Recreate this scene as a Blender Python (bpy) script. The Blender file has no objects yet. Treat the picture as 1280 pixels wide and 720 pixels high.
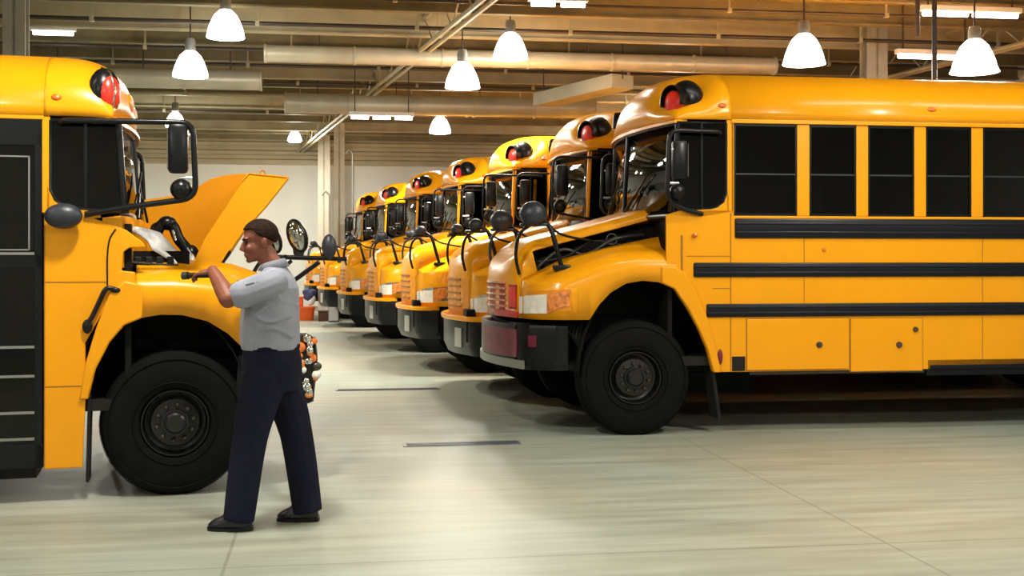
import bpy, bmesh, math, random
from mathutils import Vector, Matrix
random.seed(7)
PI = math.pi
C = bpy.context.scene.collection
scn = bpy.context.scene

# ------------------------------------------------------------------ camera, world, exposure
cam_d = bpy.data.cameras.new('camera')
cam_d.sensor_width = 36.0
cam_d.lens = 1500 / 1280 * 36
cam_d.shift_y = -(360 - 322) / 1280
cam_d.clip_end = 200
cam = bpy.data.objects.new('camera', cam_d)
C.objects.link(cam)
cam.location = (0, 0, 1.59)
cam.rotation_euler = (PI / 2, 0, 0)
scn.camera = cam
scn.view_settings.view_transform = 'Standard'
scn.view_settings.look = 'None'
scn.view_settings.gamma = 1.0
scn.view_settings.use_curve_mapping = False
scn.view_settings.exposure = 0.03
world = bpy.data.worlds.new('world')
scn.world = world
world.use_nodes = True
world.node_tree.nodes['Background'].inputs[0].default_value = (0.9, 0.95, 1.0, 1)
world.node_tree.nodes['Background'].inputs[1].default_value = 0.05
LAMP_W = 118.0      # downlight of a high bay lamp
LAMP_UP = 50.0      # what its glass shade lets out all round
TUBE_W = 36.0

YAW = math.radians(8.5)
CY, SY = math.cos(YAW), math.sin(YAW)


def rm(u, v):                       # room frame -> world
    return (u * CY - v * SY, u * SY + v * CY)


# ------------------------------------------------------------------ materials
def new_mat(name):
    m = bpy.data.materials.new(name)
    m.use_nodes = True
    return m, m.node_tree.nodes, m.node_tree.links


def mat(name, col, rough=0.5, metal=0.0, coat=0.0, var=0.06, scale=4.0, emit=None, estr=0.0, bump=0.0, spec=0.5):
    m, n, l = new_mat(name)
    b = n['Principled BSDF']
    b.inputs['Roughness'].default_value = rough
    b.inputs['Metallic'].default_value = metal
    b.inputs['Coat Weight'].default_value = coat
    b.inputs['Coat Roughness'].default_value = 0.08
    b.inputs['Specular IOR Level'].default_value = spec
    tc = n.new('ShaderNodeTexCoord')
    nz = n.new('ShaderNodeTexNoise')
    nz.inputs['Scale'].default_value = scale
    nz.inputs['Detail'].default_value = 5
    l.new(tc.outputs['Object'], nz.inputs['Vector'])
    rp = n.new('ShaderNodeValToRGB')
    rp.color_ramp.elements[0].position = 0.3
    rp.color_ramp.elements[1].position = 0.7
    rp.color_ramp.elements[0].color = tuple(c * (1 - var) for c in col) + (1,)
    rp.color_ramp.elements[1].color = tuple(min(1, c * (1 + var)) for c in col) + (1,)
    l.new(nz.outputs['Fac'], rp.inputs['Fac'])
    l.new(rp.outputs['Color'], b.inputs['Base Color'])
    if bump:
        bp = n.new('ShaderNodeBump')
        bp.inputs['Strength'].default_value = bump
        bp.inputs['Distance'].default_value = 0.01
        l.new(nz.outputs['Fac'], bp.inputs['Height'])
        l.new(bp.outputs['Normal'], b.inputs['Normal'])
    if emit:
        b.inputs['Emission Color'].default_value = tuple(emit) + (1,)
        b.inputs['Emission Strength'].default_value = estr
    return m


def glass_mat(name, tint, rough=0.04, ior=1.5):
    m, n, l = new_mat(name)
    n.remove(n['Principled BSDF'])
    out = n['Material Output']
    tr = n.new('ShaderNodeBsdfTransparent')
    tr.inputs[0].default_value = tuple(tint) + (1,)
    gl = n.new('ShaderNodeBsdfGlossy')
    gl.inputs['Roughness'].default_value = rough
    fr = n.new('ShaderNodeFresnel')
    fr.inputs[0].default_value = ior
    mx = n.new('ShaderNodeMixShader')
    l.new(fr.outputs[0], mx.inputs[0])
    l.new(tr.outputs[0], mx.inputs[1])
    l.new(gl.outputs[0], mx.inputs[2])
    l.new(mx.outputs[0], out.inputs[0])
    return m


M = {}
M['yellow'] = mat('bus_yellow', (0.86, 0.350, 0.005), 0.26, coat=0.12, var=0.03, scale=1.5, spec=0.3)
M['yellow_deep'] = mat('bus_yellow_inner', (0.74, 0.27, 0.006), 0.45, var=0.08, scale=3)
M['black'] = mat('black_trim', (0.005, 0.0055, 0.007), 0.3, var=0.2, spec=0.3)
M['rail'] = mat('rub_rail_black', (0.004, 0.005, 0.010), 0.35, var=0.2, spec=0.3)
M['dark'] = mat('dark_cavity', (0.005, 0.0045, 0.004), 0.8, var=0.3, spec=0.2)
M['chassis'] = mat('chassis_black', (0.008, 0.0075, 0.007), 0.6, var=0.4, scale=9, spec=0.3)
M['rubber'] = mat('tyre_rubber', (0.0042, 0.0042, 0.0044), 0.8, var=0.25, scale=12, bump=0.2, spec=0.12)
M['rim'] = mat('wheel_rim_black', (0.006, 0.006, 0.0065), 0.3, var=0.3)
M['nut'] = mat('wheel_nuts', (0.10, 0.095, 0.085), 0.35, metal=0.8, var=0.4, scale=20)
M['chrome'] = mat('chrome', (0.75, 0.75, 0.74), 0.15, metal=1.0)
M['silver'] = mat('silver_foil', (0.72, 0.72, 0.74), 0.35, metal=0.45, var=0.3, scale=8, bump=0.8)
M['lens_w'] = mat('white_lens', (0.85, 0.83, 0.76), 0.12, coat=1, var=0.12, scale=18)
M['lens_o'] = mat('orange_lens', (0.75, 0.22, 0.05), 0.15, coat=1, var=0.5, scale=22)
M['lens_r'] = mat('red_lens', (0.78, 0.03, 0.015), 0.3, coat=.3, var=0.3, scale=10)
M['amber'] = mat('amber_lens', (0.8, 0.16, 0.01), 0.2, coat=1, var=0.3, scale=30)
M['red'] = mat('red_plate', (0.50, 0.02, 0.015), 0.35, coat=0.4, var=0.2)
M['maroon'] = mat('maroon_panel', (0.15, 0.008, 0.03), 0.45, coat=0.0, var=0.4, scale=9)
M['redorange'] = mat('red_orange_grille', (0.36, 0.025, 0.005), 0.5, coat=0.0, var=0.45, scale=7)
M['bluegrey'] = mat('mirror_housing', (0.022, 0.026, 0.038), 0.4, var=0.15)
M['mirror'] = mat('mirror_glass', (0.55, 0.55, 0.5), 0.06, metal=1.0)
M['seat'] = mat('seat_vinyl', (0.045, 0.03, 0.025), 0.5)
M['hose'] = mat('hose_dark', (0.035, 0.033, 0.03), 0.35)
M['sash'] = mat('sash_grey', (0.028, 0.029, 0.031), 0.4)
M['greymetal'] = mat('grey_metal', (0.25, 0.26, 0.25), 0.45, metal=0.3)
M['glass'] = glass_mat('tinted_glass', (0.10, 0.11, 0.11))
M['windshield'] = glass_mat('windshield_glass', (0.45, 0.48, 0.46), 0.03, 1.6)
M['windshield_bright'] = glass_mat('windshield_glass_row', (0.40, 0.43, 0.42), 0.03, 2.6)
M['seam'] = mat('panel_seam', (0.33, 0.13, 0.005), 0.6)
M['joist'] = mat('joist_beige', (0.18, 0.15, 0.075), 0.55, var=0.25, scale=2)
M['girder'] = mat('girder_light', (0.36, 0.33, 0.22), 0.45, var=0.15, scale=2)
M['pipe'] = mat('pipe_dark', (0.045, 0.033, 0.026), 0.45, var=0.2)
M['duct'] = mat('duct_galvanised', (0.46, 0.455, 0.37), 0.4, metal=0.25, var=0.15, scale=2)
M['concrete'] = mat('column_grey', (0.36, 0.37, 0.33), 0.7, var=0.1)
M['column'] = mat('column_beige', (0.52, 0.49, 0.40), 0.6, var=0.08)
M['skin'] = mat('skin', (0.23, 0.070, 0.038), 0.5, var=0.08, scale=14)
M['hair'] = mat('hair', (0.018, 0.007, 0.004), 0.8, var=0.5, scale=60, bump=0.8, spec=0.15)
M['shirt'] = mat('shirt_greyblue', (0.27, 0.285, 0.355), 0.85, var=0.10, scale=9, bump=0.5)
M['shirt_dark'] = mat('shirt_trim', (0.15, 0.16, 0.20), 0.85)
M['navy'] = mat('trousers_navy', (0.007, 0.008, 0.024), 0.85, var=0.2, scale=7, bump=0.5, spec=0.2)
M['shoe'] = mat('shoe_leather', (0.008, 0.009, 0.012), 0.3, var=0.2)
M['eye'] = mat('eye_dark', (0.02, 0.012, 0.01), 0.2)
M['lip'] = mat('lips', (0.22, 0.07, 0.05), 0.5)
M['orange'] = mat('orange_plastic', (0.85, 0.13, 0.012), 0.4)
M['blue'] = mat('blue_cloth', (0.04, 0.05, 0.14), 0.8, var=0.5, scale=20)
M['white'] = mat('white_cloth', (0.75, 0.75, 0.75), 0.7)
M['brown'] = mat('brown_card', (0.10, 0.035, 0.02), 0.7)
M['drain_slat'] = mat('drain_slat', (0.10, 0.11, 0.14), 0.4, metal=0.3)
M['drain'] = mat('drain_steel', (0.20, 0.21, 0.24), 0.35, metal=0.5, var=0.4, scale=6)
M['lampglow'] = mat('lamp_glass_lit', (0.9, 0.9, 0.85), 0.3, emit=(1.0, 0.97, 0.86), estr=7.0)
M['bulb'] = mat('lamp_bulb_lit', (1, 1, 1), 0.3, emit=(1.0, 0.98, 0.92), estr=20.0)
M['tubeglow'] = mat('fluorescent_lit', (1, 1, 1), 0.3, emit=(1.0, 0.99, 0.93), estr=9.0)


def floor_material():
    m, n, l = new_mat('polished_concrete')
    b = n['Principled BSDF']
    tc = n.new('ShaderNodeTexCoord')
    mp = n.new('ShaderNodeMapping')
    mp.inputs['Scale'].default_value = (0.5, 4.5, 1)
    l.new(tc.outputs['Object'], mp.inputs[0])
    n1 = n.new('ShaderNodeTexNoise')
    n1.inputs['Scale'].default_value = 1.4
    n1.inputs['Detail'].default_value = 9
    n1.inputs['Roughness'].default_value = 0.65
    l.new(mp.outputs[0], n1.inputs['Vector'])
    r1 = n.new('ShaderNodeValToRGB')
    r1.color_ramp.elements[0].position = 0.30
    r1.color_ramp.elements[1].position = 0.72
    r1.color_ramp.elements[0].color = (0.24, 0.25, 0.215, 1)
    r1.color_ramp.elements[1].color = (0.40, 0.425, 0.385, 1)
    l.new(n1.outputs['Fac'], r1.inputs[0])
    n2 = n.new('ShaderNodeTexNoise')
    n2.inputs['Scale'].default_value = 0.35
    n2.inputs['Detail'].default_value = 3
    l.new(tc.outputs['Object'], n2.inputs['Vector'])
    r2 = n.new('ShaderNodeValToRGB')
    r2.color_ramp.elements[0].position = 0.35
    r2.color_ramp.elements[1].position = 0.65
    r2.color_ramp.elements[0].color = (0.92, 1.0, 0.97, 1)
    r2.color_ramp.elements[1].color = (1.10, 1.0, 0.86, 1)
    l.new(n2.outputs['Fac'], r2.inputs[0])
    mx = n.new('ShaderNodeMix')
    mx.data_type = 'RGBA'
    mx.blend_type = 'MULTIPLY'
    mx.inputs[0].default_value = 1.0
    l.new(r1.outputs[0], mx.inputs[6])
    l.new(r2.outputs[0], mx.inputs[7])
    # saw-cut joints
    bk = n.new('ShaderNodeTexBrick')
    bk.offset = 0.0
    bk.inputs['Scale'].default_value = 1.0
    bk.inputs['Brick Width'].default_value = 3.6
    bk.inputs['Row Height'].default_value = 3.6
    bk.inputs['Mortar Size'].default_value = 0.012
    bk.inputs['Mortar Smooth'].default_value = 0.5
    bk.inputs['Color1'].default_value = (1, 1, 1, 1)
    bk.inputs['Color2'].default_value = (1, 1, 1, 1)
    bk.inputs['Mortar'].default_value = (0.72, 0.72, 0.70, 1)
    mp2 = n.new('ShaderNodeMapping')
    mp2.inputs['Location'].default_value = (0.55, 0.9, 0)
    l.new(tc.outputs['Object'], mp2.inputs[0])
    l.new(mp2.outputs[0], bk.inputs['Vector'])
    mx2 = n.new('ShaderNodeMix')
    mx2.data_type = 'RGBA'
    mx2.blend_type = 'MULTIPLY'
    mx2.inputs[0].default_value = 1.0
    l.new(mx.outputs[2], mx2.inputs[6])
    l.new(bk.outputs['Color'], mx2.inputs[7])
    l.new(mx2.outputs[2], b.inputs['Base Color'])
    mr = n.new('ShaderNodeMapRange')
    mr.inputs[3].default_value = 0.36
    mr.inputs[4].default_value = 0.56
    l.new(n1.outputs['Fac'], mr.inputs[0])
    l.new(mr.outputs[0], b.inputs['Roughness'])
    b.inputs['Specular IOR Level'].default_value = 0.45
    return m


def deck_material():
    m, n, l = new_mat('ceiling_deck')
    b = n['Principled BSDF']
    b.inputs['Roughness'].default_value = 0.6
    tc = n.new('ShaderNodeTexCoord')
    nz = n.new('ShaderNodeTexNoise')
    nz.inputs['Scale'].default_value = 0.6
    nz.inputs['Detail'].default_value = 6
    l.new(tc.outputs['Object'], nz.inputs['Vector'])
    rp = n.new('ShaderNodeValToRGB')
    rp.color_ramp.elements[0].color = (0.19, 0.15, 0.036, 1)
    rp.color_ramp.elements[1].color = (0.34, 0.275, 0.085, 1)
    rp.color_ramp.elements[0].position = 0.3
    rp.color_ramp.elements[1].position = 0.7
    l.new(nz.outputs['Fac'], rp.inputs[0])
    l.new(rp.outputs[0], b.inputs['Base Color'])
    return m


M['floor'] = floor_material()
M['deck'] = deck_material()
M['wall'] = mat('white_wall', (0.76, 0.76, 0.71), 0.7, var=0.03, scale=0.5)
M['wallband'] = mat('corrugated_siding', (0.48, 0.42, 0.28), 0.5, var=0.1, scale=2)


# ------------------------------------------------------------------ mesh helpers
def each(name, m, parent, parts, **k):
    for p in parts:
        p.build(name, m, parent, **k)


class MB:
    def __init__(s):
        s.v = []
        s.f = []

    def add(s, vs, fs):
        o = len(s.v)
        s.v += [tuple(v) for v in vs]
        s.f += [tuple(i + o for i in f) for f in fs]
        return s

    def box(s, x0, x1, y0, y1, z0, z1, c=0.0):
        if c <= 0:
            vs = [(x, y, z) for x in (x0, x1) for y in (y0, y1) for z in (z0, z1)]
            return s.add(vs, [(0, 1, 3, 2), (4, 6, 7, 5), (0, 4, 5, 1), (2, 3, 7, 6), (0, 2, 6, 4), (1, 5, 7, 3)])
        bm = bmesh.new()
        r = bmesh.ops.create_cube(bm, size=1)
        for v in bm.verts:
            v.co = Vector(((x0 + x1) / 2 + v.co.x * (x1 - x0), (y0 + y1) / 2 + v.co.y * (y1 - y0), (z0 + z1) / 2 + v.co.z * (z1 - z0)))
        bmesh.ops.bevel(bm, geom=list(bm.edges), offset=c, segments=2, profile=0.5, affect='EDGES')
        bm.verts.index_update()
        s.add([v.co[:] for v in bm.verts], [[v.index for v in f.verts] for f in bm.faces])
        bm.free()
        return s

    def prism(s, poly, y0, y1, axis='y'):
        n = len(poly)

        def P(a, b, t):
            return (a, t, b) if axis == 'y' else ((t, a, b) if axis == 'x' else (a, b, t))
        vs = [P(a, b, y0) for a, b in poly] + [P(a, b, y1) for a, b in poly]
        fs = [tuple(range(n)), tuple(range(2 * n - 1, n - 1, -1))]
        fs += [(i, (i + 1) % n, n + (i + 1) % n, n + i) for i in range(n)]
        return s.add(vs, fs)

    def grid(s, rows, close_u=False, close_v=False, cap=False):
        nr, nc = len(rows), len(rows[0])
        vs = [p for r in rows for p in r]
        fs = []
        for i in range(nr if close_u else nr - 1):
            for j in range(nc if close_v else nc - 1):
                a, b = i, (i + 1) % nr
                c, d = j, (j + 1) % nc
                fs.append((a * nc + c, a * nc + d, b * nc + d, b * nc + c))
        if cap:
            fs.append(tuple(range(nc - 1, -1, -1)))
            fs.append(tuple((nr - 1) * nc + j for j in range(nc)))
        return s.add(vs, fs)

    def tube(s, pts, r, n=8, rads=None, flat=1.0):
        pts = [Vector(p) for p in pts]
        rows = []
        up = None
        for i, p in enumerate(pts):
            if i == 0:
                t = pts[1] - p
            elif i == len(pts) - 1:
                t = p - pts[i - 1]
            else:
                t = (pts[i + 1] - p).normalized() + (p - pts[i - 1]).normalized()
            t.normalize()
            if up is None:
                up = Vector((0, 0, 1)) if abs(t.z) < 0.9 else Vector((1, 0, 0))
            a = t.cross(up).normalized()
            b = a.cross(t).normalized()
            up = b
            rr = rads[i] if rads else r
            rows.append([tuple(p + a * math.cos(k * 2 * PI / n) * rr + b * math.sin(k * 2 * PI / n) * rr * flat) for k in range(n)])
        return s.grid(rows, close_v=True, cap=True)

    def lathe(s, prof, origin=(0, 0, 0), axis='y', n=32, a0=0, a1=2 * PI):
        # prof: (radius, along)
        full = abs(a1 - a0 - 2 * PI) < 1e-6
        rows = []
        ox, oy, oz = origin
        k_n = n if full else n + 1
        for r, t in prof:
            row = []
            for k in range(k_n):
                a = a0 + (a1 - a0) * k / n
                c, d = r * math.cos(a), r * math.sin(a)
                row.append((ox + c, oy + t, oz + d) if axis == 'y' else ((ox + t, oy + c, oz + d) if axis == 'x' else (ox + c, oy + d, oz + t)))
            rows.append(row)
        return s.grid(rows, close_v=full)

    def ell(s, c, r, n=16, m=10, rot=None):
        rows = []
        for i in range(m + 1):
            th = PI * i / m
            th = min(max(th, 1e-3), PI - 1e-3)
            row = []
            for k in range(n):
                ph = 2 * PI * k / n
                p = Vector((r[0] * math.sin(th) * math.cos(ph), r[1] * math.sin(th) * math.sin(ph), r[2] * math.cos(th)))
                if rot:
                    p = rot @ p
                row.append((c[0] + p.x, c[1] + p.y, c[2] + p.z))
            rows.append(row)
        return s.grid(rows, close_v=True, cap=True)

    def rings(s, rs, n=20, cap=True):
        # rs: (cx, cy, cz, rx, ry[, power]) horizontal superellipse rings
        rows = []
        for q in rs:
            cx, cy, cz, rx, ry = q[:5]
            pw = q[5] if len(q) > 5 else 1.0
            row = []
            for k in range(n):
                a = 2 * PI * k / n
                c, d = math.cos(a), math.sin(a)
                row.append((cx + rx * math.copysign(abs(c) ** pw, c), cy + ry * math.copysign(abs(d) ** pw, d), cz))
            rows.append(row)
        return s.grid(rows, close_v=True, cap=cap)

    def build(s, name, m, parent=None, smooth=None, bevel=0, solid=0, remesh=0, sm_it=0):
        me = bpy.data.meshes.new(name)
        me.from_pydata(s.v, [], s.f)
        bm = bmesh.new()
        bm.from_mesh(me)
        bmesh.ops.remove_doubles(bm, verts=bm.verts, dist=1e-5)
        bmesh.ops.recalc_face_normals(bm, faces=bm.faces)
        bm.to_mesh(me)
        bm.free()
        me.materials.append(M[m] if isinstance(m, str) else m)
        o = bpy.data.objects.new(name, me)
        C.objects.link(o)
        if parent:
            o.parent = parent
        if remesh:
            md = o.modifiers.new('remesh', 'REMESH')
            md.mode = 'VOXEL'
            md.voxel_size = remesh
            md.use_smooth_shade = True
            if sm_it:
                sd = o.modifiers.new('smooth', 'SMOOTH')
                sd.iterations = sm_it
                sd.factor = 0.5
        if solid:
            md = o.modifiers.new('solid', 'SOLIDIFY')
            md.thickness = solid
            md.offset = 0
        if bevel:
            md = o.modifiers.new('bevel', 'BEVEL')
            md.width = bevel
            md.segments = 2
            md.limit_method = 'ANGLE'
            md.angle_limit = math.radians(40)
        if smooth is not None:
            for p in me.polygons:
                p.use_smooth = True
            if smooth < 180:
                me.set_sharp_from_angle(angle=math.radians(smooth))
        return o


def empty(name, loc=(0, 0, 0), rz=0, sc=1.0):
    o = bpy.data.objects.new(name, None)
    C.objects.link(o)
    o.location = loc
    o.rotation_euler = (0, 0, rz)
    o.scale = (sc, sc, sc)
    return o


def tag(o, label, cat, group=None, kind=None):
    if label:
        o['label'] = label
    if cat:
        o['category'] = cat
    if group:
        o['group'] = group
    if kind:
        o['kind'] = kind
    return o


def copy_tree(o, parent=None):
    c = o.copy()
    C.objects.link(c)
    c.parent = parent
    for ch in KIDS.get(o.name, []) if False else [k for k in o.children]:
        copy_tree(ch, c)
    return c


KIDS = {}


def interp(tab, x):
    tab = sorted(tab)
    if x <= tab[0][0]:
        return tab[0][1]
    for (a, p), (b, q) in zip(tab, tab[1:]):
        if x <= b:
            return p + (q - p) * (x - a) / (b - a)
    return tab[-1][1]


def smooth_path(pts, k=6):
    P = [Vector(p) for p in pts]
    P = [P[0]] + P + [P[-1]]
    out = []
    for i in range(1, len(P) - 2):
        for j in range(k):
            t = j / k
            a, b, c, d = P[i - 1], P[i], P[i + 1], P[i + 2]
            out.append(0.5 * ((2 * b) + (c - a) * t + (2 * a - 5 * b + 4 * c - d) * t * t + (3 * b - a - 3 * c + d) * t ** 3))
    out.append(P[-2])
    return out


def round_path(pts, r, k=5):
    """polyline with filleted corners"""
    P = [Vector(p) for p in pts]
    out = [P[0]]
    for i in range(1, len(P) - 1):
        a, b, c = P[i - 1], P[i], P[i + 1]
        d1 = (a - b)
        d2 = (c - b)
        q = min(r, d1.length / 2, d2.length / 2)
        p1 = b + d1.normalized() * q
        p2 = b + d2.normalized() * q
        for j in range(k + 1):
            t = j / k
            out.append(p1 * (1 - t) ** 2 + b * 2 * t * (1 - t) + p2 * t * t)
    out.append(P[-1])
    return out


# ------------------------------------------------------------------ the setting
U0, U1, V0, V1, ZT = -14.0, 13.0, -7.0, 36.5, 5.3


def room_obj(name, mb, m, **k):
    o = mb.build(name, m, **k)
    o.rotation_euler = (0, 0, YAW)
    return o


tag(room_obj('floor', MB().box(U0 - .3, U1 + .3, V0 - .3, V1 + .3, -0.2, 0), 'floor'), None, None, kind='structure')
tag(room_obj('wall_back', MB().box(U0 - .3, U1 + .3, V1, V1 + .3, 0, ZT), 'wall'), None, None, kind='structure')
tag(room_obj('wall_left', MB().box(U0 - .3, U0, V0, V1, 0, ZT), 'wall'), None, None, kind='structure')
tag(room_obj('wall_right', MB().box(U1, U1 + .3, V0, V1, 0, ZT), 'wall'), None, None, kind='structure')
tag(room_obj('wall_front', MB().box(U0 - .3, U1 + .3, V0 - .3, V0, 0, ZT), 'wall'), None, None, kind='structure')
ceiling = room_obj('ceiling', MB().box(U0 - .3, U1 + .3, V0 - .3, V1 + .3, ZT, ZT + .2), 'deck')
ceiling['kind'] = 'structure'
# corrugated siding band high on the back wall
mb = MB()
poly = [(V1, ZT)]
z = ZT
k = 0
while z > 4.42:
    d = 0.10 if k % 2 == 0 else 0.03
    poly += [(V1 - d, z - 0.02), (V1 - d, z - 0.11)]
    z -= 0.13
    k += 1
poly += [(V1 - .14, 4.42), (V1 - .14, 4.36), (V1, 4.36)]
mb.prism(poly, U0, U1, axis='x')
tag(room_obj('trim_1', mb, 'wallband'), None, None, kind='structure')
tag(room_obj('baseboard_back', MB().box(U0, U1, V1 - .03, V1, 0, .14), 'concrete', bevel=.008), None, None, kind='structure')


def ibeam(mb, v, z0, z1, w=0.12, t=0.03):
    mb.box(U0, U1, v - w / 2, v + w / 2, z0, z0 + t)
    mb.box(U0, U1, v - .012, v + .012, z0 + t, z1)


v = -5.0
k = 0
while v < V1 - 0.5:
    mb = MB()
    ibeam(mb, v, 5.0 - (0.06 if k % 3 == 0 else 0), ZT, 0.13)
    o = mb.build('joist', 'joist' if k % 3 else 'girder', ceiling)
    v += 1.55
    k += 1
# girders running along the row of buses: bottom chord, top chord and web members
for uo in (-7.0, 1.95, 10.4):
    mb = MB()
    ang = math.radians(7.5)
    a0, a1 = V0, V1 - .2

    def gp(t, z, off=0.0):
        vv = a0 + (a1 - a0) * t
        return (uo - (vv - 14) * math.tan(ang) + off, vv, z)
    for off in (-.07, .07):
        mb.tube([gp(0, 4.74, off), gp(1, 4.74, off)], 0.035, 6)
    mb.tube([gp(0, 5.24), gp(1, 5.24)], 0.04, 6)
    N = 72
    for i in range(N):
        mb.tube([gp(i / N, 4.76 if i % 2 else 5.22), gp((i + 1) / N, 5.22 if i % 2 else 4.76)], 0.014, 5)
    mb.build('girder', 'girder', ceiling, smooth=40)

# pipes crossing under the joists
for i, (vv, zz, r, mt) in enumerate([(15.6, 4.93, .022, 'pipe'), (17.3, 4.90, .030, 'pipe'), (19.4, 4.88, .024, 'pipe'), (21.2, 4.92, .028, 'pipe'),
                                     (13.9, 4.92, .026, 'pipe'), (24.6, 4.86, .03, 'girder'), (27.5, 4.86, .03, 'pipe'), (12.4, 4.90, .024, 'pipe'), (23.0, 4.88, .02, 'pipe')]):
    o = MB().tube([(U0, vv, zz), (U1, vv, zz)], r, 8).build('ceiling_pipe', mt, smooth=60)
    o.rotation_euler = (0, 0, YAW)
    # hangers
    for h in range(12):
        mh = MB()
        u = U0 + 1.3 + h * 2.25 + (i % 3) * .4
        mh.box(u - .012, u + .012, vv - .006, vv + .006, zz, ZT)
        mh.box(u - .03, u + .03, vv - r - .01, vv + r + .01, zz - r - .01, zz + r + .01, .006)
        mh.build('pipe_hanger', 'girder', o)
    where = ['nearest but two to the camera', 'third from the camera', 'fourth from the camera', 'fifth from the camera', 'second nearest', 'pale one behind the tube lights',
             'farthest of the dark ones', 'nearest of all', 'thin one above the far lamps'][i]
    tag(o, ('slim %s ceiling pipe crossing the hall under the roof, ' % ('pale' if mt == 'girder' else 'dark')) + where, 'pipe', 'pipes crossing under the ceiling')

# ventilation ducts
def duct(u0, u1, v, z, r, label, vd=0.0):
    e = empty('ventilation_duct', rm(u0, v) + (z,), YAW)
    L = u1 - u0
    mb = MB()
    mb.tube([(0, 0, 0), (L, vd, 0)], r, 20)
    mb.build('duct_run', 'duct', e, smooth=60)
    n = int(L / 1.2)
    for i in range(n + 1):
        t = i / n
        MB().lathe([(r, -.02), (r + .015, -.015), (r + .015, .015), (r, .02)], (L * t, vd * t, 0), 'x', 20).build('duct_flange', 'duct', e, smooth=40)
    for t in (.1, .35, .62, .9):
        MB().box(L * t - .01, L * t + .01, vd * t - .01, vd * t + .01, r - .02, ZT - z).build('hanger_rod', 'pipe', e)
    tag(e, label, 'duct')
    return e


duct(-1.0, 7.0, 18.4, 4.66, 0.13, 'pale round ventilation duct running behind the two middle lamps')
duct(-0.9, 5.2, 23.6, 4.58, 0.20, 'pale wide ventilation duct just behind the long tube lights')
duct(-6.3, -1.2, 20.8, 4.60, 0.17, 'grey ventilation duct hanging above the left bus mirror')
mb = MB()
p = [(-0.0, -.35), (.62, -.9), (1.3, -1.4)]
e = empty('ventilation_duct', (0, 0, 0), 0)
a = Vector((1.75, 19.0, 4.38))
b = Vector((0.55, 20.9, 4.33))
d = (b - a).normalized()
s_ = Vector((-d.y, d.x, 0)) * .22
h = Vector((0, 0, .11))
rows = []
for q in (a, b):
    rows.append([tuple(q + s_ + h), tuple(q - s_ + h), tuple(q - s_ - h), tuple(q + s_ - h)])
mb.grid(rows, close_v=True, cap=True)
mb.build('duct_run', 'duct', e, bevel=.01)
for q in (a, b):
    MB().box(q.x - .01, q.x + .01, q.y - .01, q.y + .01, 4.42, ZT).build('hanger_rod', 'pipe', e)
tag(e, 'short slanted rectangular grey duct branch above the second bus of the row', 'duct')


# lamps
def high_bay(px, t, z, label, R=.25, energy=1.0, lights=True):
    X = (px - 640) / 1500 * t
    e = empty('high_bay_lamp', (X, t, z), 0)
    prof = [(.075, .27), (.10, .25), (.15, .20), (.19, .12), (.225, .03), (.245, -.05), (R, -.10), (R - .015, -.10), (.23, -.05), (.21, .03), (.17, .12), (.12, .2), (.07, .24)]
    k = R / .25
    MB().lathe([(r * k, a * k) for r, a in prof], (0, 0, 0), 'z', 24).build('lamp_shade', 'lampglow', e, smooth=60)
    MB().ell((0, 0, .02), (.08 * k, .08 * k, .12 * k)).build('bulb', 'bulb', e, smooth=180)
    mb = MB().lathe([(.0, .46), (.06, .45), (.075, .40), (.075, .26), (.0, .25)], (0, 0, 0), 'z', 16)
    mb.build('ballast_housing', 'greymetal', e, smooth=40)
    mb = MB().tube([(0, 0, .45), (0, 0, ZT - z)], .012, 6)
    mb.build('stem', 'pipe', e, smooth=60)
    for (kind, en, dz) in (('AREA', LAMP_W, -.115), ('POINT', LAMP_UP, -.24)):
        ld = bpy.data.lights.new('lamp_light', kind)
        ld.energy = en * energy
        ld.color = (1.0, 0.955, 0.83)
        if kind == 'AREA':
            ld.shape = 'DISK'
            ld.size = .44
        else:
            ld.shadow_soft_size = .10
        lo = bpy.data.objects.new('lamp_light', ld)
        C.objects.link(lo)
        lo.parent = e
        lo.location = (0, 0, dz)
    tag(e, label, 'lamp', 'high bay lamps hanging from the ceiling')
    return e


high_bay(282, 16.0, 4.62, 'lit bell lamp nearest the top of the photo, left of the long girder', .25)
high_bay(238, 17.2, 4.28, 'lit bell lamp hanging lower, above the left bus mirror arm', .25)
high_bay(219, 26.0, 4.50, 'small distant lit bell lamp seen just above the left bus mirror loop', .22, 1.8)
high_bay(578, 17.2, 4.12, 'lit bell lamp hanging in front of the pale duct, mid hall', .25)
high_bay(638, 17.2, 4.54, 'lit bell lamp right of the long girder, high up', .25)
high_bay(550, 26.0, 4.38, 'small distant lit bell lamp beside the long tube lights', .24, 2.0)
high_bay(1005, 15.2, 4.14, 'lit bell lamp above the front part of the large right bus roof', .26)
high_bay(1218, 14.6, 3.95, 'lit bell lamp above the right bus roof at the far right', .27)


def hall_lamp(u, v, z=4.3, energy=1.0):
    X, Y = rm(u, v)
    e = high_bay(640 + X / Y * 1500 if Y > 0 else 0, Y, z, None, .25, energy)
    e.location = (X, Y, z)
    tag(e, 'lit bell lamp outside the view, %s, %s' % ('left of the person' if u < -6 else ('right of the big bus wheel' if u > 4 else ('above the aisle on the left' if u < 0 else 'above the aisle on the right')),
            'far behind the camera' if v < 0 else ('beside the camera' if v < 5 else 'ahead of the camera')), 'lamp')


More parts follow.
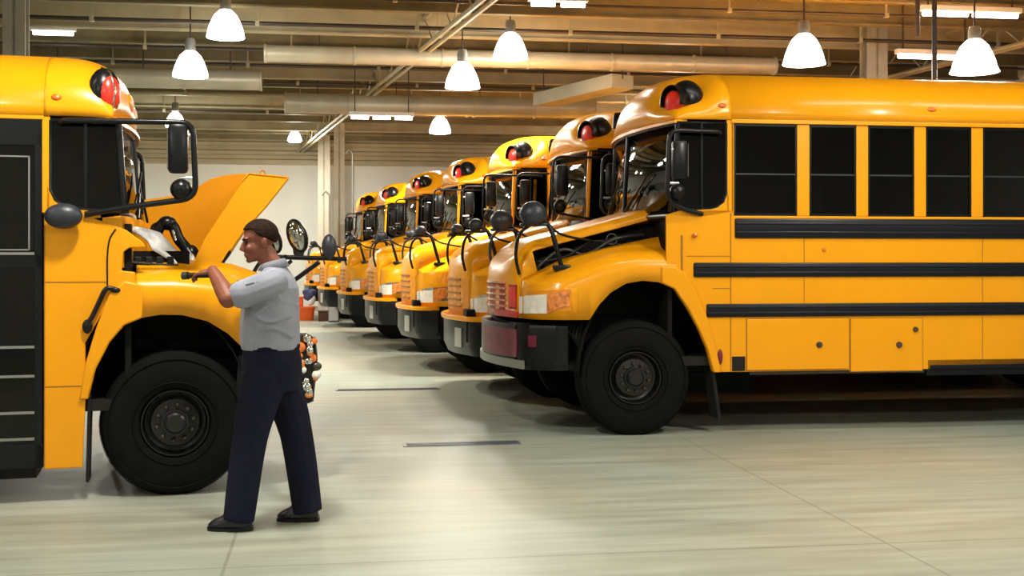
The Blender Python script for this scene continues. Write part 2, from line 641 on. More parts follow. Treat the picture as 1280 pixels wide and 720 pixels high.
for (u, v, z, q) in [(-8.5, 2.0, 4.4, 1.0), (-3.4, 1.6, 4.4, .75), (2.6, 1.6, 4.4, .75), (8.0, 1.5, 4.4, 1.0), (-3.0, -4.5, 4.4, .35), (4.5, -4.5, 4.4, .35),
                     (-.8, 6.6, 4.6, 1.25), (4.8, 6.6, 4.6, 1.2), (-9.5, 8.5, 4.4, .7)]:
    hall_lamp(u, v, z, q)
for (u, v) in [(-6.5, 30.5), (-1.0, 32.5), (7, 24), (8, 31)]:
    X, Y = rm(u, v)
    e = high_bay(640 + X / Y * 1500, Y, 4.75, 'distant lit bell lamp high under the far ceiling, ' + {-6.5: 'left of the column', -1.0: 'near the back wall', 7: 'behind the large right bus', 8: 'in the far right corner'}[u], .2, 1.8)


def tube_lamp(x0, t0, x1, t1, z, label, n=2, on=True):
    a = Vector(((x0 - 640) / 1500 * t0, t0, z))
    b = Vector(((x1 - 640) / 1500 * t1, t1, z))
    L = (b - a).length
    ang = math.atan2(b.y - a.y, b.x - a.x)
    e = empty('tube_light', a, ang)
    MB().box(0, L, -.06, .06, 0, .07, .01).build('housing', 'white', e)
    mb = MB()
    for i in range(n):
        l0, l1 = L * i / n + .04, L * (i + 1) / n - .04
        mb2 = MB().tube([(l0, 0, -.035), (l1, 0, -.035)], .032, 10)
        mb2.build('fluorescent_tube', 'tubeglow', e, smooth=60)
    for q in (.1, L - .12):
        MB().box(q, q + .02, -.01, .01, .07, ZT - z).build('hanger_rod', 'pipe', e)
    ld = bpy.data.lights.new('tube_area', 'AREA')
    ld.shape = 'RECTANGLE'
    ld.size = L
    ld.size_y = .1
    ld.energy = TUBE_W * L / 2
    ld.color = (1, .95, .82)
    lo = bpy.data.objects.new('tube_area', ld)
    C.objects.link(lo)
    lo.parent = e
    lo.location = (L / 2, 0, -.08)
    tag(e, label, 'light', 'fluorescent tube lights')


tube_lamp(436, 22.0, 518, 22.2, 4.20, 'long lit fluorescent fitting beside the distant small bell lamp', 3)
tube_lamp(660, 15.0, 735, 15.1, 4.80, 'lit fluorescent fitting cut by the top edge, above the high bell lamp')
tube_lamp(1150, 15.4, 1275, 15.6, 4.76, 'lit fluorescent fitting at the top right corner of the ceiling', 2)
tube_lamp(1120, 17.6, 1215, 17.8, 4.58, 'lit fluorescent fitting just behind the right-hand bell lamp', 2)
tube_lamp(38, 18, 95, 18.1, 5.0, 'lit fluorescent fitting at the top left beside the grey column', 1)

# columns
def column(px, t, w, name, label, m, z1=ZT, flare=False):
    X = (px - 640) / 1500 * t
    e = empty(name, (X, t, 0), YAW)
    MB().box(-w / 2, w / 2, -w * .4, -w * .4 + .02, 0, z1).box(-w / 2, w / 2, w * .4 - .02, w * .4, 0, z1).box(-.015, .015, -w * .4, w * .4, 0, z1).build('flange_web', m, e)
    MB().box(-w * .8, w * .8, -w * .7, w * .7, 0, .03).build('base_plate', m, e)
    if flare:
        MB().prism([(w / 2, 2.6), (w / 2 + .35, 2.6), (w / 2, 3.9)], -.1, .1).build('gusset', m, e)
    tag(e, label, 'column')
    return e


for (u0, v0, L_, where) in [(2.6, 8.6, 2.9, 'above the front of the big right bus'), (5.9, 8.6, 2.9, 'above the side of the big right bus'), (-6.2, 6.4, 2.9, 'above the left bus roof')]:  # unseen fittings added to brighten the bus roofs and streak them with highlights
    X, Y = rm(u0, v0)
    X2, Y2 = rm(u0 + L_, v0)
    tube_lamp(640 + X / Y * 1500, Y, 640 + X2 / Y2 * 1500, Y2, 5.0, 'added fluorescent fitting outside the view ' + where, 2)

column(424, 31.5, .28, 'steel_column', 'beige steel column by the back wall beyond the parked row', 'column')
column(405, 34.5, .34, 'steel_column', 'beige steel column against the back wall, left of the other one', 'column')
column(20, 14.5, .26, 'steel_column', 'grey green steel column rising behind the left bus roof', 'concrete', flare=True)
column(1092, 19.0, .34, 'steel_column', 'grey green column top showing above the large right bus', 'concrete')
for (px, t, z0, lab) in [(1168, 13.6, 3.35, 'dark vertical drop pipe hanging above the right bus roof'), (1147, 15.0, 4.35, 'short dark drop pipe left of the long one, top right')]:
    X = (px - 640) / 1500 * t
    tag(MB().tube([(X, t, z0), (X, t, ZT)], .03, 8).build('drop_pipe', 'pipe', smooth=60), lab, 'pipe')
for (px, t, z1, lab) in [(441, 33.5, 4.5, 'thin grey conduit standing right of the beige column'), (412, 31.0, 3.2, 'thin pale conduit with hook, between the two beige columns')]:
    X = (px - 640) / 1500 * t
    tag(MB().tube([(X, t, 0), (X, t, z1), (X - .1, t, z1 + .1), (X - .2, t, z1)], .028, 8).build('wall_conduit', 'greymetal' if px == 441 else 'column', smooth=60), lab, 'pipe')

# floor drains
for (px, py, w, lab) in [(577, 555, 1.0, 'narrow dark floor drain grate beside the large right bus wheel'), (485, 487, 1.25, 'narrow dark floor drain grate farther off between the rows')]:
    t = 1.59 * 1500 / (py - 322)
    X = (px - 640) / 1500 * t
    e = empty('floor_drain', (X, t, 0), YAW)
    MB().box(-w / 2, w / 2, -.09, .09, .001, .006).build('frame', 'drain', e)
    mb = MB()
    for i in range(4):
        mb.box(-w / 2 + .03, w / 2 - .03, -.075 + i * .04, -.055 + i * .04, .006, .009)
    mb.build('grate', 'drain_slat', e)
    tag(e, lab, 'drain', 'floor drains')


# ------------------------------------------------------------------ the buses
Y1 = 1.22


def roof_prof(ZG, ZROOF, n=10):
    pts = []
    for i in range(n + 1):
        a = PI / 2 * i / n
        y = Y1 * math.cos(a) ** 0.62
        z = ZG + (ZROOF - ZG) * math.sin(a) ** 0.80
        pts.append((y, z))
    return pts


def wheel(parent, x, y, s, R=.515, W=.28, zc=.515, dual=False):
    """s = +1: outer face towards +y"""
    e = empty('wheel', (x, y, zc))
    e.parent = parent
    h = W / 2
    prof = [(.235, h - .05), (.255, h - .015), (.33, h), (.43, h - .002), (.485, h - .02), (.507, h - .05), (R, h - .09), (R, -h + .09), (.507, -h + .05), (.44, -h + .004), (.33, -h + .01), (.29, -h + .03)]
    if dual:
        prof = prof + [(.30, -h - .02), (.33, -h - .05), (.44, -h - .05), (.507, -h - .1), (R, -h - .14), (R, -h - .3), (.44, -h - .33), (.29, -h - .3)]
    MB().lathe([(r, t * s) for r, t in prof], n=56).build('tyre', 'rubber', e, smooth=35)
    mb = MB()
    for rr in (-.05, 0.0, .05):
        mb.lathe([(R + .004, (rr - .018) * 1), (R + .004, (rr + .018))], n=56)
    # sidewall rings
    mb.lathe([(.452, (h - .002) * s), (.456, (h + .002) * s), (.462, (h - .006) * s)], n=56)
    mb.lathe([(.285, (h - .010) * s), (.290, (h + .002) * s), (.296, (h - .006) * s)], n=56)
    mb.build('tread_rib', 'rubber', e, smooth=35)
    MB().lathe([(a, b * s) for a, b in [(.24, h - .045), (.234, h - .02), (.226, h - .02), (.218, h - .06), (.21, h - .13), (.175, h - .14), (.165, h - .075), (.10, h - .065), (.095, h - .04), (.0, h - .04)]], n=40).build('rim', 'rim', e, smooth=35)
    mb = MB().lathe([(a, b * s) for a, b in [(.08, h - .05), (.075, h - .0), (.06, h + .015), (.0, h + .018)]], n=24)
    mb.build('hub_cap', 'rim', e, smooth=35)
    for k in range(10):
        a = 2 * PI * k / 10 + .2
        MB().lathe([(.015, (h - .075) * s), (.015, (h - .035) * s), (.009, (h - .026) * s), (.0, (h - .026) * s)], (.128 * math.cos(a), 0, .128 * math.sin(a)), n=6).build('lug_nut', 'nut', e)
    return e


def strip_on_front(xf, y0, y1, z0f, z1f, off, thick, n=14):
    """closed curved slab following a front plan curve xf(y) between y0..y1 with z range functions of fraction"""
    rows = []
    for i in range(n + 1):
        f = i / n
        y = y0 + (y1 - y0) * f
        e_ = 1e-3
        # normal in plan
        ya, yb = max(-1.2199, min(1.2199, y - e_)), max(-1.2199, min(1.2199, y + e_))
        dx = (xf(yb) - xf(ya)) / (yb - ya)
        nx, ny = 1.0, -dx
        L = math.hypot(nx, ny)
        nx, ny = nx / L, ny / L
        x = xf(y)
        rows.append([(x + nx * (off - thick), y + ny * (off - thick), z0f(f)), (x + nx * off, y + ny * off, z0f(f)), (x + nx * off, y + ny * off, z1f(f)), (x + nx * (off - thick), y + ny * (off - thick), z1f(f))])
    return MB().grid(rows, close_v=True, cap=True)


def build_bus(style):
    """local frame: +x forward, +y bus left, z up, origin under the front axle"""
    big = style == 'big'
    left = style == 'open'
    mid = style == 'row'
    bus = empty('school_bus')
    ZG = 2.67 if left else 2.83
    ZROOF = ZG + .51
    D = ZG - 2.83
    XF = {'open': .95, 'row': 1.09, 'big': 1.15}[style]
    fd = -.12 if mid else 0.0
    XB = -9.0
    def xcap(y):
        return (-.31 - .12 * (abs(y) / Y1) ** 2) if left else (-.21 - .16 * (abs(y) / Y1) ** 2)
    xs0 = -.87                                  # where the passenger body begins
    # ---- roof
    prof = roof_prof(ZG, ZROOF, 18)
    ring = [(y, z) for y, z in prof] + [(-y, z) for y, z in reversed(prof[:-1])]
    rows = [[(x, y, z) for y, z in ring] for x in (XB, XB + .02, -6, -3, xs0)]
    MB().grid(rows).build('roof', 'yellow', bus, smooth=50, solid=.02)
    for x in (-1.72, -3.4, -5.1, -6.8, -8.5):
        mb = MB()
        rows = [[(x + d, y * 1.004, ZG + (z - ZG) * 1.01 + .002) for y, z in ring] for d in (-.012, .012)]
        mb.grid(rows)
        mb.build('roof_seam', 'yellow', bus, smooth=50, solid=.004)
    # front cap
    rows = []
    ns = 24
    for i in range(ns + 1):
        s = i / ns
        hf = 1
        row = []
        for y, z in ring:
            pw = 3.0 if left else 1.6 + 1.0 * (1 - abs(y) / Y1)
            hf = math.sqrt(max(0, 1 - s ** pw))
            if not left:
                q1 = min(1, max(0, (s - .05) / .4))
                q2 = min(1, max(0, (abs(y) - .55) / .35))
                hf *= 1 - .38 * q1 * q1 * (3 - 2 * q1) * q2 * q2 * (3 - 2 * q2)
            yy = y * (1 - .02 * s * s)
            row.append((xs0 + (xcap(yy) - xs0) * (1 - (1 - s) ** 1.25), yy, ZG + (z - ZG) * hf))
        rows.append(row)
    MB().grid(rows).build('roof_cap', 'yellow', bus, smooth=60, solid=.02)
    # recessed panels on the cap brow
    for s in (-1, 1):
        MB().ell((xcap(.38) - .075 if not left else xcap(.38) - .03, s * .38, 3.02 + D if not left else 2.86), (.045, .20, .085)).build('cap_recess', 'yellow_deep', bus, smooth=180)
    # drip rail
    for s in (-1, 1):
        mb = MB().box(XB, xs0, s * 1.215 - .012, s * 1.215 + .022 * (1 if s > 0 else 1), ZG - .03, ZG + .005, .005)
        mb.build('drip_rail', 'yellow', bus)
    mb = MB()
    rows = []
    for i in range(25):
        y = -Y1 + 2 * Y1 * i / 24
        x = xcap(y)
        rows.append([(x - .1, y * .98, ZG + .015), (x + .03, y, ZG - .01), (x + .03, y, ZG - .035), (x - .1, y * .98, ZG - .03)])
    mb.grid(rows, close_v=True, cap=True)
    mb.build('visor_lip', 'yellow', bus, smooth=40)
    # ---- side panels, pillars
    z0s = .56
    win = [(-.90, -1.495)]
    x = -1.613
    while x - .45 > XB + .2:
        win.append((x, x - .45))
        x -= .565
    zw0, zw1 = 1.967, 2.80 + D
    for s in (-1, 1):
        yo, yi = s * Y1, s * (Y1 - .035)
        ya, yb = min(yo, yi), max(yo, yi)
        xstart = xs0 - (.95 if (s < 0) else 0)          # door bay on the kerb side
        mb = MB()
        # lower side with rear wheel arch
        poly = [(xstart, z0s), (xstart, zw0), (XB, zw0), (XB, z0s), (-6.75, z0s)]
        for k in range(13):
            a = PI * k / 12
            poly.append((-6.1 - .66 * math.cos(a), z0s + .62 * math.sin(a)))
        poly.append((-5.44, z0s))
        mb.prism(poly, ya, yb)
        mb.build('side_panel', 'yellow', bus, bevel=.006)
        mb = MB()
        mb.box(XB, xstart, ya, yb, zw1, ZG + .01)
        prev = xs0 - .0
        first = True
        for a, b in win:
            if b > xstart - .001 and s < 0:
                prev = b
                continue
            if prev - a > .005:
                mb.box(a, min(prev, xstart), ya, yb, zw0, zw1)
            prev = b
        mb.box(XB, prev, ya, yb, zw0, zw1)
        mb.build('window_pillars', 'yellow', bus, bevel=.006)
        for a, b in win:
            if s < 0 and b > xstart - .001:
                continue
            if s < 0 and a > xstart:
                a = xstart
            w = empty('window', (0, 0, 0))
            w.parent = bus
            ym = s * (Y1 - .02)
            fr = MB()
            for (p, q, r, t) in [(b, a, zw0, zw0 + .022), (b, a, zw1 - .022, zw1), (b, b + .018, zw0, zw1), (a - .018, a, zw0, zw1)]:
                fr.box(p, q, ym - .014, ym + .014, r, t)
            fr.build('window_frame', 'black', w)
            MB().box(b, a, ym - .004 + s * .006, ym + .004 + s * .006, 2.338, 2.352).build('sash_bar', 'sash', w)
            MB().box(b, a, ym - .003, ym + .003, zw0, zw1).build('pane', 'glass', w)
        # rub rails
        for i, (z0, z1, xa) in enumerate([(1.765, 1.945, -.905), (1.415, 1.545, min(-.52, -.52) if s > 0 or True else 0), (1.055, 1.175, -.64)]):
            if s < 0:
                xa = xstart - .04
            if mid:
                xa = min(xa, xs0)
            yc = s * (Y1 + .002)
            mb = MB().box(XB + .05, xa, yc - .02, yc + .02, z0, z1, .015)
            for q in (.28, .72):
                zz = z0 + (z1 - z0) * q
                mb.box(XB + .05, xa - .01, yc - .023, yc + .023, zz - .012, zz + .012, .005)
            mb.build('rub_rail', 'rail', bus, smooth=40)
        # seams
        sm = MB()
        for xx in (-1.56, -3.3, -5.0, -7.2):
            if xx > xstart:
                continue
            for (za, zb) in ((1.55, 1.765), (1.18, 1.41), (.58, 1.05)):
                sm.box(xx - .003, xx + .003, s * Y1 - .003, s * Y1 + .003, za, zb)
        if len(sm.v):
            sm.build('panel_seam', 'seam', bus)
        # clearance lamps
        for xx, zz in ((-.79, 2.955 + D), (-2.80, 2.955 + D), (-5.2, 2.955 + D), (-8.6, 2.955 + D)):
            mb = MB().ell((xx, s * 1.205, zz), (.055 if xx < -1 else .04, .03, .026))
            mb.build('marker_lamp', 'amber', bus, smooth=180)
        mb = MB().ell((-1.75, s * 1.222, 1.66), (.02, .015, .02))
        mb.build('marker_lamp', 'amber', bus, smooth=180)
        # ---- cowl side below the windscreen, between hood and passenger body
        zb = .235 if (left and s < 0) else z0s
        if left:
            poly = [(xs0 - .0, zb), (xs0, 2.02), (-.60, 1.985), (-.42, 1.92), (-.33, 1.885), (-.22, 1.80), (-.20, 1.765), (-.31, 1.76), (-.35, 1.73), (-.36, 1.60), (-.27, 1.59), (-.27, 1.50), (-.40, 1.47), (-.60, 1.1), (-.60, .7), (-.62, zb)]
        else:
            poly = [(xs0, z0s), (xs0, 2.02), (-.40, 2.02), (-.27, 1.97), (-.27, 1.50), (-.42, 1.45), (-.64, 1.0), (-.76, z0s)]
        MB().prism(poly, ya, yb).build('cowl_side', 'yellow', bus, bevel=.008)
        sm = MB()
        for (p0, p1, q0, q1) in [(-.868, -.862, zb + .02, 1.99), (-.865, -.46, 1.60 if not left else 1.52, 1.606 if not left else 1.526)]:
            sm.box(p0, p1, s * Y1 - .003, s * Y1 + .003, q0, q1)
        if left:
            sm.box(-.865, -.61, s * Y1 - .003, s * Y1 + .003, .80, .806)
        else:
            sm.box(-.865, -.70, s * Y1 - .003, s * Y1 + .003, 1.31, 1.316)
        sm.build('panel_seam', 'seam', bus)
        # front pillar and driver's quarter window
        MB().box(xs0 - .03, xs0 + .04, ya, yb, 2.0, ZG, .004).build('door_pillar', 'yellow', bus)
        qx0, qx1 = xs0 + .04, -.38
        zlo = 2.03
        # rounded lower rear corner
        poly = [(qx0, 2.80 + D), (qx0, zlo + .13), (qx0 + .03, zlo + .06), (qx0 + .09, zlo + .015), (qx0 + .15, zlo), (qx1 + .06, zlo - .02), (qx1, 2.80 + D)]
        MB().prism(poly, s * (Y1 - .016) - .003, s * (Y1 - .016) + .003).build('quarter_window', 'glass', bus)
        mb = MB()
        cl = [Vector((p, s * (Y1 - .012), q)) for p, q in poly]
        cl.append(cl[0])
        mb.tube(cl, .016, 6)
        mb.tube([(-.60, s * (Y1 - .006), 2.80 + D), (-.60, s * (Y1 - .006), zlo)], .012, 6)
        mb.build('window_gasket', 'black', bus, smooth=60)
        MB().prism([(qx0 - .02, 2.0), (qx0 - .02, zlo + .16), (qx0 + .03, zlo + .05), (qx0 + .10, zlo + .005), (-.50, zlo - .02), (-.50, 1.97), (-.6, 1.96)], ya, yb).build('sill_panel', 'yellow', bus)
        # windscreen pillar
        mb = MB().tube([(-.385, s * 1.195, 2.81 + D), (-.345, s * 1.205, 2.0)], .026, 8)
        mb.build('windscreen_pillar', 'yellow' if mid else 'black', bus, smooth=60)
    # ---- floor pan, back wall, inner walls
    MB().box(XB, -.3, -1.18, 1.18, .62, .70).build('floor_pan', 'chassis', bus)
    MB().box(XB, XB + .04, -1.22, 1.22, z0s, ZG + .3, .01).build('rear_panel', 'yellow', bus)
    MB().box(-.34, -.30, -1.16, 1.16, .75, 1.93).build('bulkhead', 'dark', bus)
    # windscreen
    rows = []
    for zz, dx in ((2.80 + D, -.02), (2.4, .0), (1.96, .03)):
        rows.append([(xcap(-1.19 + 2.38 * i / 20) + dx, -1.19 + 2.38 * i / 20, zz) for i in range(21)])
    MB().grid(rows).build('windscreen', 'windshield_bright' if mid else 'windshield', bus, smooth=60, solid=.006)
    mb = MB()
    mb.tube([rows[0][i] for i in range(21)], .022, 6)
    mb.tube([rows[-1][i] for i in range(21)], .028, 6)
    mb.tube([(rows[0][10][0] + .005, 0, 2.8 + D), (rows[2][10][0] + .005, 0, 1.97)], .018, 6)
    mb.build('windscreen_gasket', 'black', bus, smooth=60)
    # wipers
    for yy in (.15, -.75):
        mb = MB().tube([(xcap(yy) + .09, yy, 1.98), (xcap(yy + .3) + .06, yy + .3, 2.18)], .011, 6)
        mb.tube([(xcap(yy + .05) + .05, yy + .05, 2.05), (xcap(yy + .3) + .05, yy + .3, 2.18), (xcap(yy + .6) + .05, yy + .6, 2.36)], .010, 6)
        mb.build('wiper', 'black', bus, smooth=60)
    # cowl top
    cfx = lambda y: (-.36 + .14 * (1 - (abs(y) / Y1) ** 2) if left else -.37)
    cfz = 1.94 if left else 1.99
    rows = []
    for i in range(17):
        y = -1.21 + 2.42 * i / 16
        rows.append([(xcap(y) - .06, y, 1.97), (min(xcap(y) + .06, cfx(y) - .01), y, 1.985), (cfx(y), y, cfz - max(0, abs(y) - .8) * .1), (cfx(y), y, 1.62), (xcap(y) - .06, y, 1.62)])
    MB().grid(rows, close_v=True, cap=True).build('cowl_top', 'yellow', bus, smooth=40)
    # interior
    MB().box(-.62, -.36, -1.0, 1.0, 1.55, 2.0, .05).build('dashboard', 'chassis', bus)
    mb = MB()
    mb.lathe([(.20 + .018 * math.cos(a), .018 * math.sin(a)) for a in [k * PI / 4 for k in range(9)]], (0, 0, 0), 'z', 24)
    mb.box(-.19, .19, -.015, .015, -.01, .01).tube([(0, 0, 0), (.1, 0, -.3)], .02, 6)
    sw = mb.build('steering_wheel', 'black', bus, smooth=50)
    sw.location = (-.80, .62, 2.0)
    sw.rotation_euler = (0, math.radians(25), 0)
    sn = 0
    def seat(x, y, w, top, nm):
        q = empty(nm, (x, y, .70))
        q.parent = bus
        MB().box(-.22, .22, -w / 2, w / 2, .25, .42, .05).build('seat_cushion', 'seat', q)
        MB().box(-.30, -.18, -w / 2, w / 2, .3, top - .7, .05).build('seat_back', 'seat', q)
        MB().box(-.15, .15, -.04, .04, 0, .26).build('seat_post', 'chassis', q)
    seat(-1.30, .62, .5, 2.30, 'driver_seat')
    if big:
        for i in range(5):
            for y in (-.72, .72):
                if i == 0 and y > 0:
                    continue
                seat(-2.2 - i * .85, y, .85, 2.08, 'passenger_seat')
    # ---- hood and fenders
    def xf(y):
        y = min(abs(y), 1.2199)
        if y <= .9:
            return XF - .20 * (y / .9) ** 2
        q = (y - .9) / .32
        return XF - .20 - (.25 if left else .42) * (1 - math.sqrt(1 - q * q))
    sc = 1.0 if not left else .80
    X_ = lambda x: x / sc if x > 0 else x                 # table coordinate for a given x
    ZTt = [(-.27, 2.06), (.85, 1.765), (.96, 1.69), (1.05, 1.59), (1.15, 1.44)]
    Z3t = [(-.33, 1.785), (.14, 1.69), (.6, 1.575), (.87, 1.44), (1.0, 1.38), (1.15, 1.34)]
    ZCt = [(-.27, 1.655), (0, 1.655), (.2, 1.63), (.45, 1.555), (.7, 1.45), (.93, 1.34), (1.1, 1.27), (1.2, 1.22)]
    if left:
        Z3t = [(-.27, 1.70), (.5, 1.64), (.93, 1.52), (1.2, 1.36)]
        ZCt = [(-.27, 1.60), (0, 1.60), (.45, 1.56), (.7, 1.50), (.93, 1.40), (1.1, 1.3), (1.2, 1.22)]
    ARt = [(.43, 1.04 + fd), (.40, 1.09), (.34, 1.18), (.24, 1.28), (.10, 1.36), (-.05, 1.385), (-.20, 1.37), (-.30, 1.33)]
    if left:
        ARt = [(.50, 1.02), (.46, 1.05), (.36, 1.15), (.22, 1.24), (.05, 1.285), (-.10, 1.29), (-.22, 1.27), (-.30, 1.24)]
    zlow = 1.04 + fd if not left else 1.02

    def arch(x):
        return interp(ARt, x) if x < ARt[0][0] else zlow
    xr = -.27

    def sect(s, half, xr=-.27):
        pts = []
        def pt(y, zfun):
            x = xr + (xf(y) - xr) * s
            return (x, half * y, zfun(X_(x)))
        T = lambda x: interp(ZTt, x)
        Z3 = lambda x: interp(Z3t, x)
        ZC = lambda x: interp(ZCt, x)
        pts.append(pt(0.0, T))
        pts.append(pt(.35, lambda x: T(x) - .005))
        pts.append(pt(.62, lambda x: T(x) - .02))
        pts.append(pt(.70, lambda x: T(x) - .05))
        pts.append(pt(.75, lambda x: T(x) - .11))                 # 4: upper rim of the side opening
        pts.append(pt(.84, lambda x: min(Z3(x), T(x) - .06)))     # 5: lower rim
        pts.append(pt(.92, lambda x: ZC(x) + .035))
        pts.append(pt(.97, lambda x: ZC(x) + .012))
        pts.append(pt(1.05, lambda x: ZC(x) - .004))
        pts.append(pt(1.13, lambda x: ZC(x) - .035))
        pts.append(pt(1.18, lambda x: ZC(x) - .07))
        pts.append(pt(1.205, lambda x: ZC(x) - .105))
        pts.append(pt(1.22, lambda x: ZC(x) - .15))
        x = xr + (xf(1.22) - xr) * s
        pts.append((x, half * 1.22, arch(x)))
        return pts
    NS = 48
    hood = MB()
    for half in (-1, 1):
        fend = MB()
        S = [sect(i / NS, half, -.27 if left else -.37) for i in range(NS + 1)]
        H = [sect(i / NS, half, -.40) for i in range(NS + 1)]
        # outer/fender part 5..12
        fend.grid([r[5:] for r in S])
        # nose face: front edge dropping to the lower line (fender corner)
        front = S[-1]
        face = []
        for p in front[5:13]:
            x, y, z = p
            k = .012 * max(0, min(1, (1.22 - abs(y)) / .2))
            face.append([(x, y, z), (x + k, y, z - (z - zlow) * .4), (x + k, y, zlow)])
        fend.grid(face)
        if not left:
            hood.grid([r[:5] for r in H])
            face = []
            for p in front[:6]:
                x, y, z = p
                face.append([(x, y, z), (x + .012, y, z - (z - zlow) * .4), (x + .012, y, zlow)])
            hood.grid(face)
            # side of the hood between rims; the big bus has it open on its left
            lo_i = 0
            if big and half > 0:
                for i in range(NS):
                    xx = H[i][4][0]
                    if xx > .86:
                        hood.grid([[H[i][4], H[i][5]], [H[i + 1][4], H[i + 1][5]]])
            else:
                hood.grid([r[4:6] for r in H])
        fend.build('fender', 'yellow', bus, smooth=50, solid=.014)
    if not left:
        hood.build('hood', 'yellow', bus, smooth=50, solid=.014)
        # engine bay blackness: block, hoses
        mb = MB()
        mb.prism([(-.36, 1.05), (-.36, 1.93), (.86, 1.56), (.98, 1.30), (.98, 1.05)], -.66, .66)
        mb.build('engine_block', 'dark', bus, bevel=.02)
        if big:
            e = MB()
            for i in range(9):
                x0 = -.1 + i * .11
                z0 = interp([(-.27, 1.86), (.93, 1.50)], x0)
                e.box(x0, x0 + .07, .66, .72, z0 - .16, z0 - .05, .01)
            e.build('engine_cover', 'chassis', bus)
            e = MB()
            e.tube(smooth_path([(.85, .70, 1.46), (.6, .75, 1.66), (.35, .72, 1.62), (.1, .76, 1.76), (-.2, .7, 1.80)]), .018, 8)
            e.tube(smooth_path([(.8, .72, 1.55), (.55, .77, 1.60), (.3, .76, 1.74), (.0, .74, 1.70)]), .010, 6)
            e.lathe([(.05 + .008 * math.cos(a), .008 * math.sin(a)) for a in [k * PI / 4 for k in range(9)]], (.12, .76, 1.76), 'y', 16)
            e.build('engine_hose', 'hose', bus, smooth=60)
    # wheel housing liner and arch flare
    for s in (-1, 1):
        rows = []
        for i in range(17):
            a = PI * i / 16
            x, z = -.12 + .64 * math.cos(a), .56 + .86 * math.sin(a) * (1 if not left else .92)
            rows.append([(x, s * .62, z), (x, s * 1.19, z)])
        MB().grid(rows).build('wheel_housing', 'dark', bus, smooth=60, solid=.01)
        MB().prism([(-.70, .56), (-.70, 1.5), (.75, 1.35), (.75, .7)], s * .60 - .01, s * .60 + .01).build('inner_guard', 'dark', bus)
        ye, yf = s * (Y1 - .05), s * (Y1 + .028)
        if left:
            poly = [(-.22, 1.27), (-.34, 1.22), (-.44, 1.10), (-.53, .92), (-.58, .71), (-.64, .71), (-.60, .95), (-.53, 1.20), (-.44, 1.44), (-.34, 1.53), (-.22, 1.50)]
        else:
            poly = [(-.22, 1.365), (-.34, 1.31), (-.46, 1.14), (-.56, .96), (-.64, .78), (-.70, .56), (-.775, .56), (-.72, .80), (-.64, 1.06), (-.54, 1.30), (-.44, 1.46), (-.34, 1.51), (-.22, 1.51)]
        MB().prism(poly, min(ye, yf), max(ye, yf)).build('fender_flare', 'yellow', bus, bevel=.012, smooth=50)
        # mud flap
        zt = .62
        MB().prism([(-.70, zt), (-.73, zt), (-.80, .13), (-.77, .13)] if not left else [(-.565, .75), (-.585, .75), (-.60, .13), (-.58, .13)], s * 1.06 - .14, s * 1.06 + .10).build('mud_flap', 'chassis', bus)
        # headlight
        if not left:
            a, b = (s * .83, s * 1.15), (s * 1.15, s * 1.214)
            st = strip_on_front(xf, a[0], a[1], lambda f: 1.085 + fd + .01 * f, lambda f: 1.235 + fd + .03 * f, .022, .02, 20)
            hl = st.build('headlight', 'lens_w', bus, smooth=40)
            strip_on_front(xf, b[0], b[1], lambda f: 1.095 + fd + .07 * f, lambda f: 1.265 + fd + .035 * f, .024, .02, 20).build('turn_signal', 'lens_o', hl, smooth=40)
            strip_on_front(xf, s * .815, s * 1.216, lambda f: 1.070 + fd + .05 * f, lambda f: 1.255 + fd + .055 * f, .014, .015, 24).build('headlight_bezel', 'chrome' if mid else 'yellow_deep', hl, smooth=40)
    # grille and nose panel
    if not left:
        gm = 'redorange' if big else 'yellow_deep'
        g = strip_on_front(xf, -.62, .62, lambda f: 1.10 + fd, lambda f: 1.36, .016, .02).build('grille', gm, bus, smooth=40)
        mb = MB()
        for i in range(5):
            zz = 1.13 + fd + i * (.055 - fd * .2)
            q = strip_on_front(xf, -.58, .58, lambda f: zz, lambda f: zz + .018, .03, .02)
            mb.add(q.v, q.f)
        mb.build('grille_bar', 'lens_o' if big else 'seam', g, smooth=40)
        strip_on_front(xf, .64, .79, lambda f: 1.12 + fd, lambda f: 1.34, .022, .02).build('nose_recess', 'redorange' if big else 'yellow_deep', bus, smooth=40)
        if big:
            strip_on_front(xf, .30, .82, lambda f: 1.045, lambda f: 1.10, .03, .03).build('red_stripe', 'red', bus, smooth=40)
            q = strip_on_front(xf, .655, .775, lambda f: 1.14, lambda f: 1.32, .027, .02)
            q.build('red_nose_lens', 'lens_r', bus, smooth=40)
    # bumper
    def xb(y):
        y = min(abs(y), 1.2199)
        if y <= .95:
            return XF + .07 - .17 * (y / .95) ** 2
        q = (y - .95) / .27
        return XF - .10 - .34 * (1 - math.sqrt(1 - q * q))
    n = 28
    rows = []
    for i in range(n + 1):
        y = -1.219 + 2.438 * i / n
        x = xb(y)
        dn = .03
        rows.append([(x - .10, y * .97, .985 + fd), (x - .01, y, .99 + fd), (x, y * 1.002, .96 + fd), (x, y * 1.002, .70 + fd), (x - .05, y * .985, .59 + fd), (x - .13, y * .96, .59 + fd)])
    MB().grid(rows, close_v=True, cap=True).build('bumper', 'black', bus, smooth=30)
    for s in (-1, 1):
        xe = xb(1.219)
        MB().box(.62 if not left else .50, xe + .02, s * 1.19 - .02, s * 1.19 + .02, .63 + fd, .985 + fd, .01).build('bumper_end', 'black', bus)
